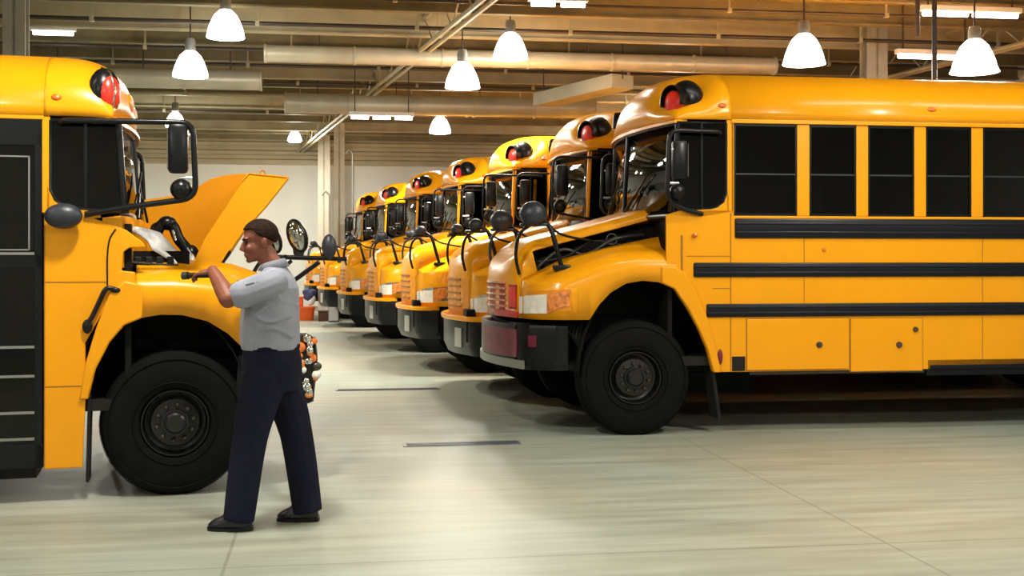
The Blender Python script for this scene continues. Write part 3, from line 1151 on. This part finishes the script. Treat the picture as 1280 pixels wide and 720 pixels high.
    if mid:
        rows = []
        for i in range(n + 1):
            y = -1.2 + 2.4 * i / n
            x = xb(y)
            rows.append([(x - .12, y * .97, .92), (x + .025, y, .92), (x + .035, y, .90), (x + .025, y, .865), (x - .12, y * .97, .865)])
        MB().grid(rows, close_v=True, cap=True).build('bumper_lip', 'yellow', bus, smooth=50)
        for s in (-1, 1):
            strip_on_front(xb, s * .62, s * .82, lambda f: .56, lambda f: .78, .012, .02).build('bumper_lamp', 'chrome', bus, smooth=40)
    if big:
        strip_on_front(xb, .10, 1.0, lambda f: .70, lambda f: .945, .012, .02).build('bumper_panel', 'maroon', bus, smooth=40)
        strip_on_front(xb, -.9, 1.09, lambda f: .60, lambda f: .675, .014, .03).build('bumper_valance', 'greymetal', bus, smooth=40)
        strip_on_front(xb, 1.13, 1.175, lambda f: .80, lambda f: .90, .008, .02).build('bumper_marker', 'maroon', bus, smooth=40)
    # chassis
    for s in (-1, 1):
        MB().box(XB + .2, .9 * XF, s * .42 - .04, s * .42 + .04, .58, .78).build('chassis_rail', 'chassis', bus)
    for x in (0, -6.1):
        MB().box(x - .06, x + .06, -1.0, 1.0, .42, .6, .02).build('axle', 'chassis', bus)
    mb = MB()
    mb.prism([(.55, .62), (.55, 1.0), (.92 * XF, 1.0), (.92 * XF, .62)], -.98, .98)
    mb.build('radiator_support', 'dark', bus, bevel=.02)
    for s in (-1, 1):
        mb = MB()
        for k in range(6):
            x = .44 + k * .03
            mb.tube([(x, s * 1.06, .70 + .05 * k), (x + .06, s * 1.10, .86 + .02 * k), (x + .02, s * 1.05, 1.0)], .012, 5)
        mb.build('front_linkage', 'chassis', bus, smooth=60)
    for s in (-1, 1):
        wheel(bus, 0, s * 1.05, s)
        wheel(bus, -6.1, s * 1.04, s, dual=True)
    if left:  # boxes added under the body to keep light off the floor
        MB().box(-1.9, -.90, -1.12, -.55, .26, .62, .02).build('step_light_block', 'chassis', bus)
        MB().box(-6.0, -1.9, -1.0, -.5, .34, .6, .02).build('underbody_light_block', 'chassis', bus)
    # ---- luggage doors and skirt fittings (left side of the big bus)
    if big:
        for (xa, xb_, za, zb_, kx, kz) in [(-1.018, -1.985, .575, 1.035, -1.70, .80), (-2.005, -2.70, .55, 1.03, -2.47, .79)]:
            d = MB().box(xb_, xa, Y1 - .01, Y1 + .012, za, zb_, .004).build('luggage_door', 'yellow', bus)
            MB().box(xb_ - .006, xa + .006, Y1 - .01, Y1 + .006, za - .006, zb_ + .006).build('door_seam', 'seam', d)
            MB().lathe([(.0, .022), (.026, .02), (.03, .0)], (kx, Y1 + .012, kz), 'y', 8).build('latch', 'nut', d)
        MB().lathe([(.0, .022), (.022, .02), (.026, .0)], (-2.63, Y1 + .012, .93), 'y', 8).build('latch', 'nut', bus)
        MB().box(-4.3, -2.75, Y1 - .06, Y1 + .0, .50, .655, .01).box(-3.9, -2.78, Y1 - .02, Y1 + .03, .56, .60, .01).build('battery_tray', 'rail', bus)
        MB().box(-1.00, -.88, Y1 - .04, Y1 + .008, .57, .70).build('vent_box', 'chassis', bus)
        MB().ell((-.765, Y1 + .012, .70), (.022, .02, .07)).build('reflector', 'maroon', bus, smooth=180)
        MB().ell((-.53, Y1 + .01, 1.79), (.026, .03, .022)).build('marker_lamp', 'amber', bus, smooth=180)
        MB().box(-.42, -.405, Y1 + .001, Y1 + .008, 1.25, 1.79).build('hood_gap', 'seam', bus)
    # ---- entrance door (right side)
    s = -1
    yo = -Y1 - .005
    d = empty('entrance_door')
    d.parent = bus
    x1, x0 = xs0 - .01, xs0 - .94
    zb = .25 if left else .5
    leaf_w = (x1 - x0) / 2
    mb = MB()
    mb.box(x0, x1, yo, yo + .05, 2.62 + D, 2.83 + D)
    mb.box(x0, x0 + .05, yo, yo + .05, zb, 2.7 + D)
    mb.box(x1 - .05, x1, yo, yo + .05, zb, 2.7 + D)
    mb.box(x0, x1, yo, yo + .05, zb, zb + .16)
    mb.box(x0, x1, yo, yo + .05, 1.62, 1.72)
    xm = (x0 + x1) / 2 - .02
    mb.box(xm, xm + .045, yo, yo + .05, zb, 2.7 + D)
    mb.build('door_frame', 'black', d, bevel=.005)
    for (pa, pb) in ((x0 + .05, xm), (xm + .045, x1 - .05)):
        MB().box(pa, pb, yo + .02, yo + .026, zb + .16, 1.62).build('lower_pane', 'glass', d)
        MB().box(pa, pb, yo + .02, yo + .026, 1.72, 2.62 + D).build('upper_pane', 'glass', d)
        m2 = MB()
        for (q0, q1, r0, r1) in [(pa + .02, pb - .03, 2.54 + D, 2.55 + D), (pa + .02, pb - .03, 1.74, 1.75), (pb - .04, pb - .03, 1.74, 2.55 + D)]:
            m2.box(q0, q1, yo + .008, yo + .02, r0, r1)
        m2.build('pane_bead', 'greymetal', d)
    for zz in (.44, .62, .87, 1.07, 1.71):
        MB().box(x0 + .05, x1 - .05, yo - .006, yo + .004, zz, zz + .018).build('door_strip', 'greymetal', d)
    for i, zz in enumerate((.36, .60, .86)):
        MB().box(x0 + .05, x1 - .05, yo + .12 + i * .25, yo + .45 + i * .25, zz - .2, zz).build('door_step', 'chassis', d)
    # ---- warning lamps on the cap corners
    for s in (-1, 1):
        p = empty('warning_lamp', (-.50, s * .985, 3.02))
        p.parent = bus
        p.rotation_euler = (0, 0, s * .45)
        if left:
            p.location = (-.475, s * 1.10, 2.86)
            p.rotation_euler = (0, 0, s * .9)
            MB().ell((-.01, 0, .0), (.10, .12, .17), 20, 14).build('lamp_hood', 'black', p, smooth=180)
            MB().ell((.025, 0, -.01), (.085, .09, .135), 20, 14).build('lamp_lens', 'lens_r', p, smooth=180)
            MB().tube([(-.02, s * .02, .17), (.06, 0, .13), (.115, 0, .0), (.08, 0, -.13), (-.02, 0, -.16)], .010, 6).build('lamp_trim', 'chrome', p, smooth=60)
            continue
        MB().ell((-.03, 0, .01), (.165, .165, .185), 20, 14).build('lamp_hood', 'black', p, smooth=180)
        MB().lathe([(.0, .158), (.06, .156), (.105, .14), (.12, .05)], (0, 0, -.02), 'x', 20).build('lamp_lens', 'lens_r', p, smooth=60)
        MB().lathe([(.12, .06), (.135, .165), (.145, .16), (.14, .05)], (0, 0, -.01), 'x', 20, -.3, PI + .3).build('lamp_visor', 'black', p, smooth=60, solid=.006)
    # ---- mirrors: looped brackets beside the windscreen
    reach = {'open': .12, 'row': .06, 'big': -.27}[style]
    for s in (-1, 1):
        lp = empty('side_mirror')
        lp.parent = bus
        yy = s * 1.30
        back = -.76
        if left and s > 0:
            reach, back = -.30, -.52
        br = .015 if mid else .021
        zt, zm = (2.64, 2.11) if left else (2.72, 2.10)
        pts = [(back, s * 1.235, zt - .02), (back + .03, yy, zt - .01), (reach, yy + s * .02, zt), (reach + .02, yy + s * .02, zm), (-.40, yy - s * .03, zm - .08), (-.60, s * 1.23, zm - .12)]
        MB().tube(round_path(pts, .10), br, 10).build('mirror_bracket', 'black', lp, smooth=60)
        MB().box(reach - .17, reach - .03, yy - .045, yy + .03, 2.28, 2.63, .03).build('mirror_head', 'black', lp, smooth=40)
        MB().box(reach - .175, reach - .168, yy - .035, yy + .02, 2.31, 2.60).build('mirror_glass', 'mirror', lp)
        MB().ell((reach - .08, yy, 2.17), (.075, .07, .075)).build('convex_mirror', 'black', lp, smooth=180)
        for zz in (2.25, 2.55):
            MB().tube([(reach - .09, yy, zz), (reach + .01, yy + s * .02, zz)], .012, 6).build('mirror_clamp', 'silver', lp)
    # crossview mirrors on the fenders
    for s in (-1, 1):
        lp = empty('crossview_mirror')
        lp.parent = bus
        if left:
            zc = 1.55
            base = (.62, s * 1.0, 1.44)
            MB().tube(smooth_path([base, (.70, s * 1.06, 1.60), (.78, s * 1.15, 1.70)]), .018, 8).tube([(.66, s * 1.12, 1.70), (1.22, s * 1.16, 1.68)], .016, 8).tube([(.74, s * 1.0, 1.44), (1.02, s * 1.14, 1.66)], .018, 8).build('mirror_arm', 'black', lp, smooth=60)
            r = Matrix.Rotation(math.radians(-18), 3, 'Y')
            MB().ell((.86, s * 1.14, 1.85), (.075, .05, .13), rot=r).build('mirror_rim', 'black', lp, smooth=180)
            MB().ell((.855, s * 1.14 - .022, 1.85), (.055, .035, .11), rot=r).build('mirror_glass', 'mirror', lp, smooth=180)
            MB().ell((1.09, s * 1.16, 1.77), (.055, .06, .095)).build('mirror_shell', 'bluegrey', lp, smooth=180)
            MB().box(.68, .78, s * 1.12 - .02, s * 1.12 + .02, 1.67, 1.71, .008).build('mirror_clamp', 'black', lp)
        else:
            b0 = (.64, s * 1.02, 1.50)
            MB().tube(smooth_path([b0, (.69, s * 1.05, 1.66), (.75, s * 1.03, 1.86), (.83, s * 1.0, 1.93)]), .022, 8).tube(smooth_path([(.30, s * .8, 1.74), (.62, s * .9, 1.80), (.80, s * 1.0, 1.92)]), .012, 8).tube(smooth_path([(.83, s * 1.0, 1.93), (1.0, s * .95, 1.82), (1.04, s * .9, 1.62), (1.0, s * .84, 1.44)]), .016, 8).build('mirror_arm', 'black', lp, smooth=60)
            MB().box(.56, .72, s * 1.02 - .045, s * 1.02 + .045, 1.475, 1.525, .015).build('arm_foot', 'black', lp, smooth=40)
            MB().ell((.90, s * 1.02, 1.98 if big else 1.96), (.125, .10, .115) if big else (.082, .055, .070), 20, 14).build('mirror_shell', 'bluegrey', lp, smooth=180)
            MB().box(.76, 1.02, s * 1.01 - .04, s * 1.01 + .04, 1.87, 1.90, .012).build('mirror_clamp', 'black', lp, smooth=40)
    return bus


def place(bus, x, t, flip, sc=1.0, yaw=YAW):
    # (x, t): ground point below the outer face of the near front tyre
    n = Vector((math.sin(yaw), -math.cos(yaw), 0))                     # towards the camera
    off = (1.05 + .14) * sc
    p = Vector((x, t, 0)) - n * off
    bus.location = p
    bus.rotation_euler = (0, 0, yaw + (PI if flip else 0))
    bus.scale = (sc, sc, sc)


big = build_bus('big')
place(big, 1.106, 10.7, True)
tag(big, 'large yellow school bus at the right, nearest of the parked row, engine bay open', 'bus')
row = build_bus('row')
ORD = ['parked second in the row, directly behind the large right bus', 'parked third in the row from the camera', 'parked fourth in the row from the camera',
       'parked fifth in the row from the camera', 'parked sixth in the row, second from the back wall', 'parked last in the row, nearest the back wall']
for i, t in enumerate([13.55, 16.5, 20.0, 23.4, 27.2, 31.0]):
    b = row if i == 0 else copy_tree(row)
    place(b, 1.106 - .26 * (t - 10.7) + [.14, .06, .06, -.02, -.05, -.05][i], t, True)
    tag(b, 'yellow school bus, ' + ORD[i], 'bus', 'yellow buses parked behind the large one')

lb = build_bus('open')
SCL = .94
place(lb, -2.245, 8.0, False, SCL, math.radians(15.5))
tag(lb, 'yellow school bus at the left with raised hood, the mechanic leaning on its fender', 'bus')
# raised hood: far flank, near flank and the crown joining them

# raised hood: near flank, far flank and the crown joining them, tilted forward over the nose
near_s = [(.08, 1.55), (.208, 1.825), (.356, 2.057), (.49, 2.27), (.541, 2.329), (.837, 2.304), (.673, 2.091), (.493, 1.887), (.374, 1.704), (.25, 1.55)]
far_s = [(-.36, 1.94), (-.356, 2.162), (.0, 2.221), (.165, 2.285), (.277, 2.362), (.397, 2.398), (.531, 2.415), (.70, 2.405), (.56, 2.14), (.40, 1.88), (.2, 1.55), (-.1, 1.5), (-.3, 1.7)]
hd = empty('raised_hood')
hd.parent = lb
MB().prism(near_s, -.64, -.615).build('hood_flank', 'yellow', hd, bevel=.008)
MB().prism(far_s, .54, .565).build('hood_flank', 'yellow', hd, bevel=.008)
ce = [(.837, 2.304), (.673, 2.091), (.493, 1.887), (.374, 1.704), (.25, 1.55)]
ce2 = [(.70, 2.405), (.56, 2.14), (.44, 1.90), (.34, 1.72), (.22, 1.56)]
rows = []
for i in range(13):
    f = i / 12
    bulge = .05 * math.sin(PI * f)
    rows.append([(a[0] * (1 - f) + b[0] * f + bulge, -.63 + 1.18 * f, a[1] * (1 - f) + b[1] * f) for a, b in zip(ce, ce2)])
MB().grid(rows).build('hood_crown', 'yellow', hd, smooth=60, solid=.02)
mb = MB().tube([(.49, -.64, 2.275), (.541, -.64, 2.335), (.837, -.64, 2.31)], .008, 6).tube([(.837, -.64, 2.31), (.673, -.64, 2.095), (.493, -.64, 1.89), (.374, -.64, 1.707), (.25, -.64, 1.55)], .008, 6)
mb.build('hood_edge', 'yellow', hd, smooth=60)
MB().tube([(.62, -.6, 2.31), (.63, -.6, 2.36), (.66, -.6, 2.36), (.67, -.6, 2.31)], .008, 6).build('hood_hook', 'yellow_deep', hd, smooth=60)
MB().tube([(.25, -.70, 1.50), (.40, -.68, 1.74)], .012, 6).build('hood_strut', 'black', hd, smooth=60)
# engine under it
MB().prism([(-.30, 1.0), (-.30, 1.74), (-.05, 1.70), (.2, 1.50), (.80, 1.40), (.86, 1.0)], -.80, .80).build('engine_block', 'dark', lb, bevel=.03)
mb = MB()
for i in range(5):
    mb.box(-.36 + i * .075, -.31 + i * .075, -.93, -.86, 1.62, 1.70, .01)
mb.tube([(-.38, -.93, 1.66), (.02, -.93, 1.63)], .012, 6)
mb.build('engine_cover', 'chassis', lb)
MB().box(-.34, .10, -.90, -.80, 1.50, 1.74).build('engine_shade_box', 'dark', lb)  # solid dark box, shade of the engine opening put into its colour
# crumpled heat shield foil
rows = []
tops = [(-.36, 1.925), (-.276, 1.915), (-.193, 1.90), (-.109, 1.875), (-.041, 1.80), (.033, 1.725), (.084, 1.65), (.107, 1.575)]
bots = [(-.34, 1.90), (-.26, 1.86), (-.193, 1.81), (-.165, 1.75), (-.092, 1.703), (-.03, 1.67), (.02, 1.61), (.05, 1.556)]
random.seed(3)
for (a, b) in zip(tops, bots):
    rows.append([(a[0] + (b[0] - a[0]) * f, -.86 - .06 * f + random.uniform(-.018, .018), a[1] + (b[1] - a[1]) * f) for f in (0, .33, .66, 1)])
MB().grid(rows).build('heat_shield', 'silver', lb, smooth=20, solid=.008)
mb = MB().ell((.10, -.80, 1.66), (.045, .04, .07)).ell((.08, -.85, 1.60), (.05, .04, .045))
mb.build('coolant_bottle', 'silver', lb, smooth=180)
mb = MB()
mb.tube(smooth_path([(-.15, -.5, 1.86), (-.10, -.5, 1.94), (-.02, -.5, 1.93), (.02, -.5, 1.84), (.08, -.5, 1.76), (.14, -.55, 1.66)]), .045, 10)
mb.ell((-.06, -.5, 1.955), (.07, .06, .055)).ell((-.14, -.45, 1.90), (.05, .06, .06)).ell((.12, -.5, 1.70), (.06, .06, .09))
mb.build('intake_hose', 'black', lb, smooth=180)
MB().tube([(-.02, -.57, 1.90), (.0, -.57, 1.82)], .010, 6).build('hose_clip', 'chrome', lb, smooth=60)
# hood latch strap and gap on the cowl
mb = MB().tube(smooth_path([(-.40, -1.245, 1.47), (-.46, -1.25, 1.475), (-.50, -1.25, 1.40), (-.55, -1.25, 1.29), (-.585, -1.25, 1.23)]), .017, 8)
mb.ell((-.585, -1.245, 1.215), (.035, .025, .05)).ell((-.40, -1.245, 1.465), (.035, .02, .02))
mb.build('hood_latch', 'black', lb, smooth=180)
MB().tube(smooth_path([(-.455, -1.224, 1.50), (-.455, -1.224, 1.70), (-.44, -1.224, 1.82), (-.40, -1.224, 1.89)]), .006, 6).build('panel_gap', 'black', lb, smooth=60)
MB().ell((-.735, -1.31, 1.975), (.125, .075, .088), 20, 14).build('convex_side_mirror', 'bluegrey', lb, smooth=180)
# front lamp cluster on the near corner of the nose
cl = empty('lamp_cluster', (.88, -.92, .84))
cl.parent = lb
MB().box(-.20, .12, -.12, .16, -.24, .28, .05).build('lamp_housing', 'chassis', cl, smooth=40)
random.seed(11)
for i in range(22):
    z = .25 - i * .021
    x = random.uniform(.0, .135) - (.03 if z < -.15 else 0)
    y = -.125 + max(0, x - .08) * .6
    r = random.uniform(.022, .042)
    m_ = random.choice(['lens_o', 'chrome', 'amber'] if z > .08 else ['lens_w', 'chrome', 'nut', 'lens_o'])
    MB().ell((x, y, z), (r, r * .6, r * random.uniform(.7, 1.2))).build('lamp_lens', m_, cl, smooth=180)
MB().tube(round_path([(.115, -.10, .26), (.135, -.08, .1), (.10, -.10, -.22)], .05), .012, 6).build('lamp_trim', 'nut', cl, smooth=60)

# ------------------------------------------------------------------ the mechanic
man = empty('person', (-1.44, 7.15, 0))
tag(man, 'person in grey-blue short-sleeved shirt and navy trousers, working at the open bus engine', 'person')


def tub(mb, pts, rads, n=12, k=5, flat=1.0, end=True):
    P = smooth_path(pts, k)
    R = []
    for i in range(len(pts) - 1):
        for j in range(k):
            R.append(rads[i] + (rads[i + 1] - rads[i]) * j / k)
    R.append(rads[-1])
    mb.tube(P, 0, n, R, flat)
    mb.ell(pts[0], (rads[0],) * 3, 12, 8)
    if end:
        mb.ell(pts[-1], (rads[-1],) * 3, 12, 8)


HC = Vector((-.064, -.01, 1.683))
HR = Matrix.Rotation(math.radians(20), 3, 'Z') @ Matrix.Rotation(math.radians(-9), 3, 'Y')


def hp(x, y, z):
    return tuple(HC + HR @ Vector((x, y, z)))


def hell(mb, c, r, rot=None, n=16, m=12):
    R = HR if rot is None else HR @ rot
    mb.ell(hp(*c), r, n, m, rot=R)


hands = []


def hand(mb, wrist, dirv, palm_n, side, curl=.5, gl=1.0):
    """wrist point, finger direction, palm normal (points out of the palm)"""
    w = Vector(wrist)
    d = Vector(dirv).normalized()
    nrm = Vector(palm_n)
    nrm = (nrm - d * nrm.dot(d)).normalized()
    sd = d.cross(nrm).normalized() * side          # towards the thumb
    pc = w + d * .05
    R = Matrix((d, sd, nrm)).transposed()
    mb.ell(tuple(pc), (.052, .040, .017), 14, 10, rot=R)
    mb.ell(tuple(w + d * .02), (.04, .030, .02), 14, 10, rot=R)
    for i, (o, L) in enumerate([(.030, .072), (.010, .080), (-.010, .074), (-.029, .058)]):
        b = w + d * .088 + sd * o
        pts = [b - d * .03]
        a = 0
        q = b.copy()
        for j, seg in enumerate((.42, .33, .25)):
            a += curl * (.6 if j == 0 else .9)
            q = q + (d * math.cos(a) + nrm * math.sin(a)) * L * seg
            pts.append(q.copy())
        mb.tube([pts[0], b] + pts[1:], 0, 8, [.010, .0098, .0092, .0085, .0072])
        mb.ell(tuple(pts[-1]), (.0072,) * 3, 8, 6)
    b = w + d * .03 + sd * .028
    t1 = b + (d * .55 + sd * .7 + nrm * .35).normalized() * .036
    t2 = t1 + (d * .85 + sd * .2 + nrm * .5).normalized() * .032
    mb.tube([w + d * .01 + sd * .01, b, t1, t2], 0, 8, [.014, .013, .0112, .0085])
    mb.ell(tuple(t2), (.0085,) * 3, 8, 6)
    return pc


body = MB()
hell(body, (.012, 0, .038), (.098, .077, .085))
hell(body, (-.030, 0, -.030), (.062, .062, .078))
hell(body, (-.046, 0, -.078), (.042, .046, .034))
hell(body, (-.074, 0, -.098), (.020, .024, .018))
hell(body, (.000, 0, -.055), (.060, .060, .045))
hell(body, (-.079, 0, .030), (.014, .050, .012))
for s in (-1, 1):
    hell(body, (-.068, s * .036, -.028), (.022, .022, .022))
    hell(body, (.016, s * .077, -.008), (.019, .010, .032))
    hell(body, (.022, s * .084, .000), (.014, .006, .024))
body.tube([hp(-.086, 0, .022), hp(-.100, 0, -.004), hp(-.113, 0, -.026), hp(-.094, 0, -.038)], 0, 8, [.007, .010, .0135, .010])
hell(body, (-.090, 0, -.060), (.012, .024, .007))
hell(body, (-.087, 0, -.073), (.012, .021, .008))
tub(body, [(.045, 0, 1.44), (.02, 0, 1.53), (-.035, -.005, 1.62)], [.085, .062, .060])
body.rings([(.0, 0, .92, .12, .14), (.0, 0, 1.05, .115, .14), (.0, 0, 1.2, .12, .155), (.012, 0, 1.38, .115, .17), (.025, 0, 1.46, .085, .15), (.03, 0, 1.51, .05, .07)], 20)
SHN, ELN, WRN = (.055, -.185, 1.445), (-.185, -.285, 1.352), (-.318, -.10, 1.512)
SHF, ELF, WRF = (.01, .19, 1.45), (-.19, .40, 1.30), (-.34, .68, 1.415)
tub(body, [SHN, (-.06, -.24, 1.395), ELN], [.062, .054, .045])
tub(body, [ELN, (-.225, -.22, 1.405), WRN], [.052, .054, .034])
tub(body, [SHF, (-.09, .30, 1.37), ELF], [.060, .053, .043])
tub(body, [ELF, (-.25, .52, 1.345), WRF], [.043, .043, .030])
hand(body, WRN, (-.85, .25, -.12), (.1, .2, -1), -1, .55)
hand(body, WRF, (-.35, .9, .02), (.05, .1, -1), -1, .25)
LH, LK, LA = (.0, -.09, .96), (-.095, -.12, .53), (-.155, -.15, .09)
RH, RK, RA = (.02, .09, .96), (.135, .10, .53), (.205, .10, .09)
for a, b, c in ((LH, LK, LA), (RH, RK, RA)):
    tub(body, [a, b, c], [.085, .055, .040])
bo = body.build('body', 'skin', man, remesh=.0055, sm_it=3)

hm = MB()
rows = []
for i in range(13):
    row = []
    for k in range(28):
        ph = 2 * PI * k / 28
        fr = -math.cos(ph)                       # 1 at the face
        if fr > .55:
            tm = 62
        elif fr > .15:
            tm = 62 + (.55 - fr) / .4 * 36
        elif fr > -.15:
            tm = 98
        else:
            tm = 104 + min(1, (-fr - .15) / .6) * 22
        th = math.radians(tm) * max(.02, i / 12)
        wv = 1 + .012 * math.sin(9 * ph + 3 * th)
        row.append(hp(.013 + .105 * wv * math.sin(th) * math.cos(ph), .083 * wv * math.sin(th) * math.sin(ph), .040 + .092 * wv * math.cos(th)))
    rows.append(row)
hm.grid(rows, close_v=True)
hm.build('hair', 'hair', man, smooth=180, solid=.010)
for s in (-1, 1):
    mb = MB()
    hell(mb, (-.083, s * .030, .008), (.010, .014, .008), n=12, m=8)
    mb.build('eye', 'eye', man, smooth=180)
    mb = MB()
    mb.tube([hp(-.092, s * .014, .026), hp(-.090, s * .032, .031), hp(-.078, s * .050, .025)], .0042, 6)
    mb.build('eyebrow', 'hair', man, smooth=60)
mb = MB()
hell(mb, (-.094, 0, -.0665), (.008, .022, .003), n=12, m=8)
mb.build('mouth', 'lip', man, smooth=180)

sh = MB()
sh.rings([(.003, 0, 1.045, .166, .185, .85), (.0, 0, 1.08, .172, .195, .85), (-.002, 0, 1.20, .172, .205, .88), (.002, 0, 1.33, .165, .215, .9), (.018, 0, 1.41, .146, .213, .95), (.030, 0, 1.465, .112, .195), (.032, 0, 1.505, .085, .135), (.022, 0, 1.54, .072, .082)], 28)
tub(sh, [(.055, -.165, 1.445), (-.02, -.222, 1.415), (-.11, -.262, 1.378)], [.083, .084, .082])
tub(sh, [(.01, .175, 1.445), (-.05, .26, 1.40), (-.11, .33, 1.36)], [.08, .08, .074])
sh.tube(smooth_path([(-.16, -.06, 1.10), (-.165, -.02, 1.2), (-.15, 0, 1.33)]), .012, 8)
for (a, b, c) in [((.16, -.12, 1.12), (.05, -.21, 1.18), (-.10, -.17, 1.12)), ((.15, -.13, 1.25), (.03, -.22, 1.22), (-.08, -.2, 1.28)), ((.10, -.2, 1.36), (-.02, -.215, 1.28), (-.13, -.12, 1.24)), ((.17, -.02, 1.30), (.12, -.15, 1.33), (.02, -.21, 1.33))]:
    sh.tube(smooth_path([a, b, c]), .011, 6)
sh.build('shirt', 'shirt', man, remesh=.008, sm_it=3)
mb = MB()
rows = []
for k in range(21):
    a = PI * .12 + 2 * PI * .88 * k / 20 - PI * 1.0
    ca, sa = math.cos(a), math.sin(a)
    rows.append([(.022 + .066 * ca, .068 * sa, 1.535 + .018 * ca), (.016 + .070 * ca, .072 * sa, 1.565 + .020 * ca), (.02 + .092 * ca, .092 * sa, 1.525 + .015 * ca)])
mb.grid(rows)
mb.build('collar', 'shirt', man, smooth=60, solid=.006)
MB().tube([(-.03, -.303, 1.447), (-.075, -.322, 1.436)], .004, 6).tube([(.0, -.29, 1.452), (-.022, -.30, 1.449)], .003, 6).build('name_strip', 'shirt_dark', man)
tr = MB()
tr.rings([(.005, 0, .80, .165, .165), (.010, 0, .88, .178, .185), (.010, 0, .98, .176, .19, .9), (.004, 0, 1.07, .158, .178, .9)], 24)
tub(tr, [(-.02, -.085, .86), LK, (LA[0] - .0, LA[1], .055)], [.135, .104, .092], end=False)
tub(tr, [(.035, .085, .86), RK, (RA[0] - .0, RA[1], .055)], [.135, .100, .090], end=False)
tub(tr, [(-.075, -.17, .60), (-.13, -.215, .40), (-.15, -.22, .2)], [.02, .014, .016])
tr.build('trousers', 'navy', man, remesh=.010, sm_it=3)
mb = MB()
rows = [[(.004 + rx * math.cos(a), ry * math.sin(a), z) for a in [2 * PI * k / 32 for k in range(32)]] for rx, ry, z in ((.164, .186, 1.045), (.170, .192, 1.05), (.170, .192, 1.075), (.164, .186, 1.08))]
mb.grid(rows, close_v=True)
mb.build('belt', 'navy', man, smooth=60)
for (ax, ay, hx, tx) in ((LA[0], LA[1], -.070, -.335), (RA[0], RA[1], .275, .020)):
    L = hx - tx
    s2 = MB()
    s2.rings([(hx - L / 2, ay, .022, L / 2, .047, .8), (hx - L / 2, ay, .04, L / 2 - .003, .047, .8), (hx - L / 2 + .012, ay, .062, L / 2 - .02, .042, .85), (hx - L * .36, ay, .085, L * .33, .038), (hx - L * .30, ay, .13, L * .24, .040)], 24)
    s2.build('shoe', 'shoe', man, remesh=.006, sm_it=2)
    s3 = MB()
    s3.rings([(hx - L / 2, ay, .0, L / 2 + .002, .050, .8), (hx - L / 2, ay, .020, L / 2 + .004, .051, .8)], 24)
    s3.box(hx - .07, hx - .002, ay - .04, ay + .04, 0, .03, .005)
    s3.build('shoe_sole', 'black', man, smooth=40)
# tool in the near hand
W = Vector((-1.44, 7.15, 0))
tl = empty('hand_tool', (-1.44 - .40, 7.15 - .08, 1.492))
MB().tube([(-.075, .03, -.008), (.09, -.02, -.004)], .017, 10).build('grip', 'black', tl, smooth=60)
MB().tube([(-.075, .03, -.008), (-.11, .04, -.010)], .024, 10).build('tool_head', 'bluegrey', tl, smooth=60)
tag(tl, 'short black hand tool held by the person above the left bus fender', 'tool')

# ------------------------------------------------------------------ things by the back wall
def at(px, t):
    return ((px - 640) / 1500 * t, t)


x, y = at(377, 30.5)
e = empty('storage_bin', (x, y, 0), YAW)
MB().rings([(0, 0, .0, .30, .25, .35), (0, 0, .30, .33, .28, .35)], 20).build('bin_body', 'orange', e, smooth=40)
MB().rings([(0, 0, .30, .35, .30, .35), (0, 0, .34, .35, .30, .35)], 20).build('bin_rim', 'orange', e, smooth=40)
tag(e, 'orange plastic bin on the floor by the back wall, seen beside the person\'s back', 'bin')
x, y = at(371, 30.6)
e = empty('orange_crate', (x, y, .342), YAW)
MB().box(-.16, .16, -.14, .14, 0, .24, .02).build('crate_body', 'orange', e, smooth=40)
MB().box(-.175, .175, -.155, .155, .22, .26, .01).build('crate_rim', 'orange', e)
tag(e, 'smaller orange crate standing on the orange bin by the back wall', 'crate')
x, y = at(387, 30.4)
e = empty('cloth_bundle', (x, y, .38), 0)
random.seed(5)
mb = MB()
for i in range(9):
    mb.ell((random.uniform(-.08, .08), random.uniform(-.06, .06), .24 + random.uniform(-.05, .10)), (.11, .10, .09))
mb.build('blue_wrap', 'blue', e, smooth=180, remesh=.02)
MB().ell((.06, -.05, .12), (.09, .09, .14), rot=Matrix.Rotation(.4, 3, 'Y')).build('white_wrap', 'white', e, smooth=180)
tag(e, 'blue and white bundle of cloth lying on top of the orange bin', 'bundle')
x, y = at(411, 30.2)
e = empty('storage_box', (x, y, 0), YAW)
MB().box(-.26, .26, -.2, .2, 0, .22, .01).build('box_body', 'brown', e)
MB().box(-.27, .27, -.21, .21, .22, .26, .008).build('box_lid', 'brown', e)
tag(e, 'low dark brown box on the floor right of the orange bin', 'box')
x, y = at(417, 29.6)
e = empty('electrical_cabinet', (x, y, 0), YAW)
MB().box(-.13, .13, -.1, .1, 0, .42, .01).build('cabinet_body', 'greymetal', e)
MB().box(-.11, .11, -.115, -.10, .04, .38, .005).build('cabinet_door', 'white', e)
tag(e, 'small grey cabinet on the floor beside the last parked bus', 'cabinet')
bpy.context.view_layer.update()
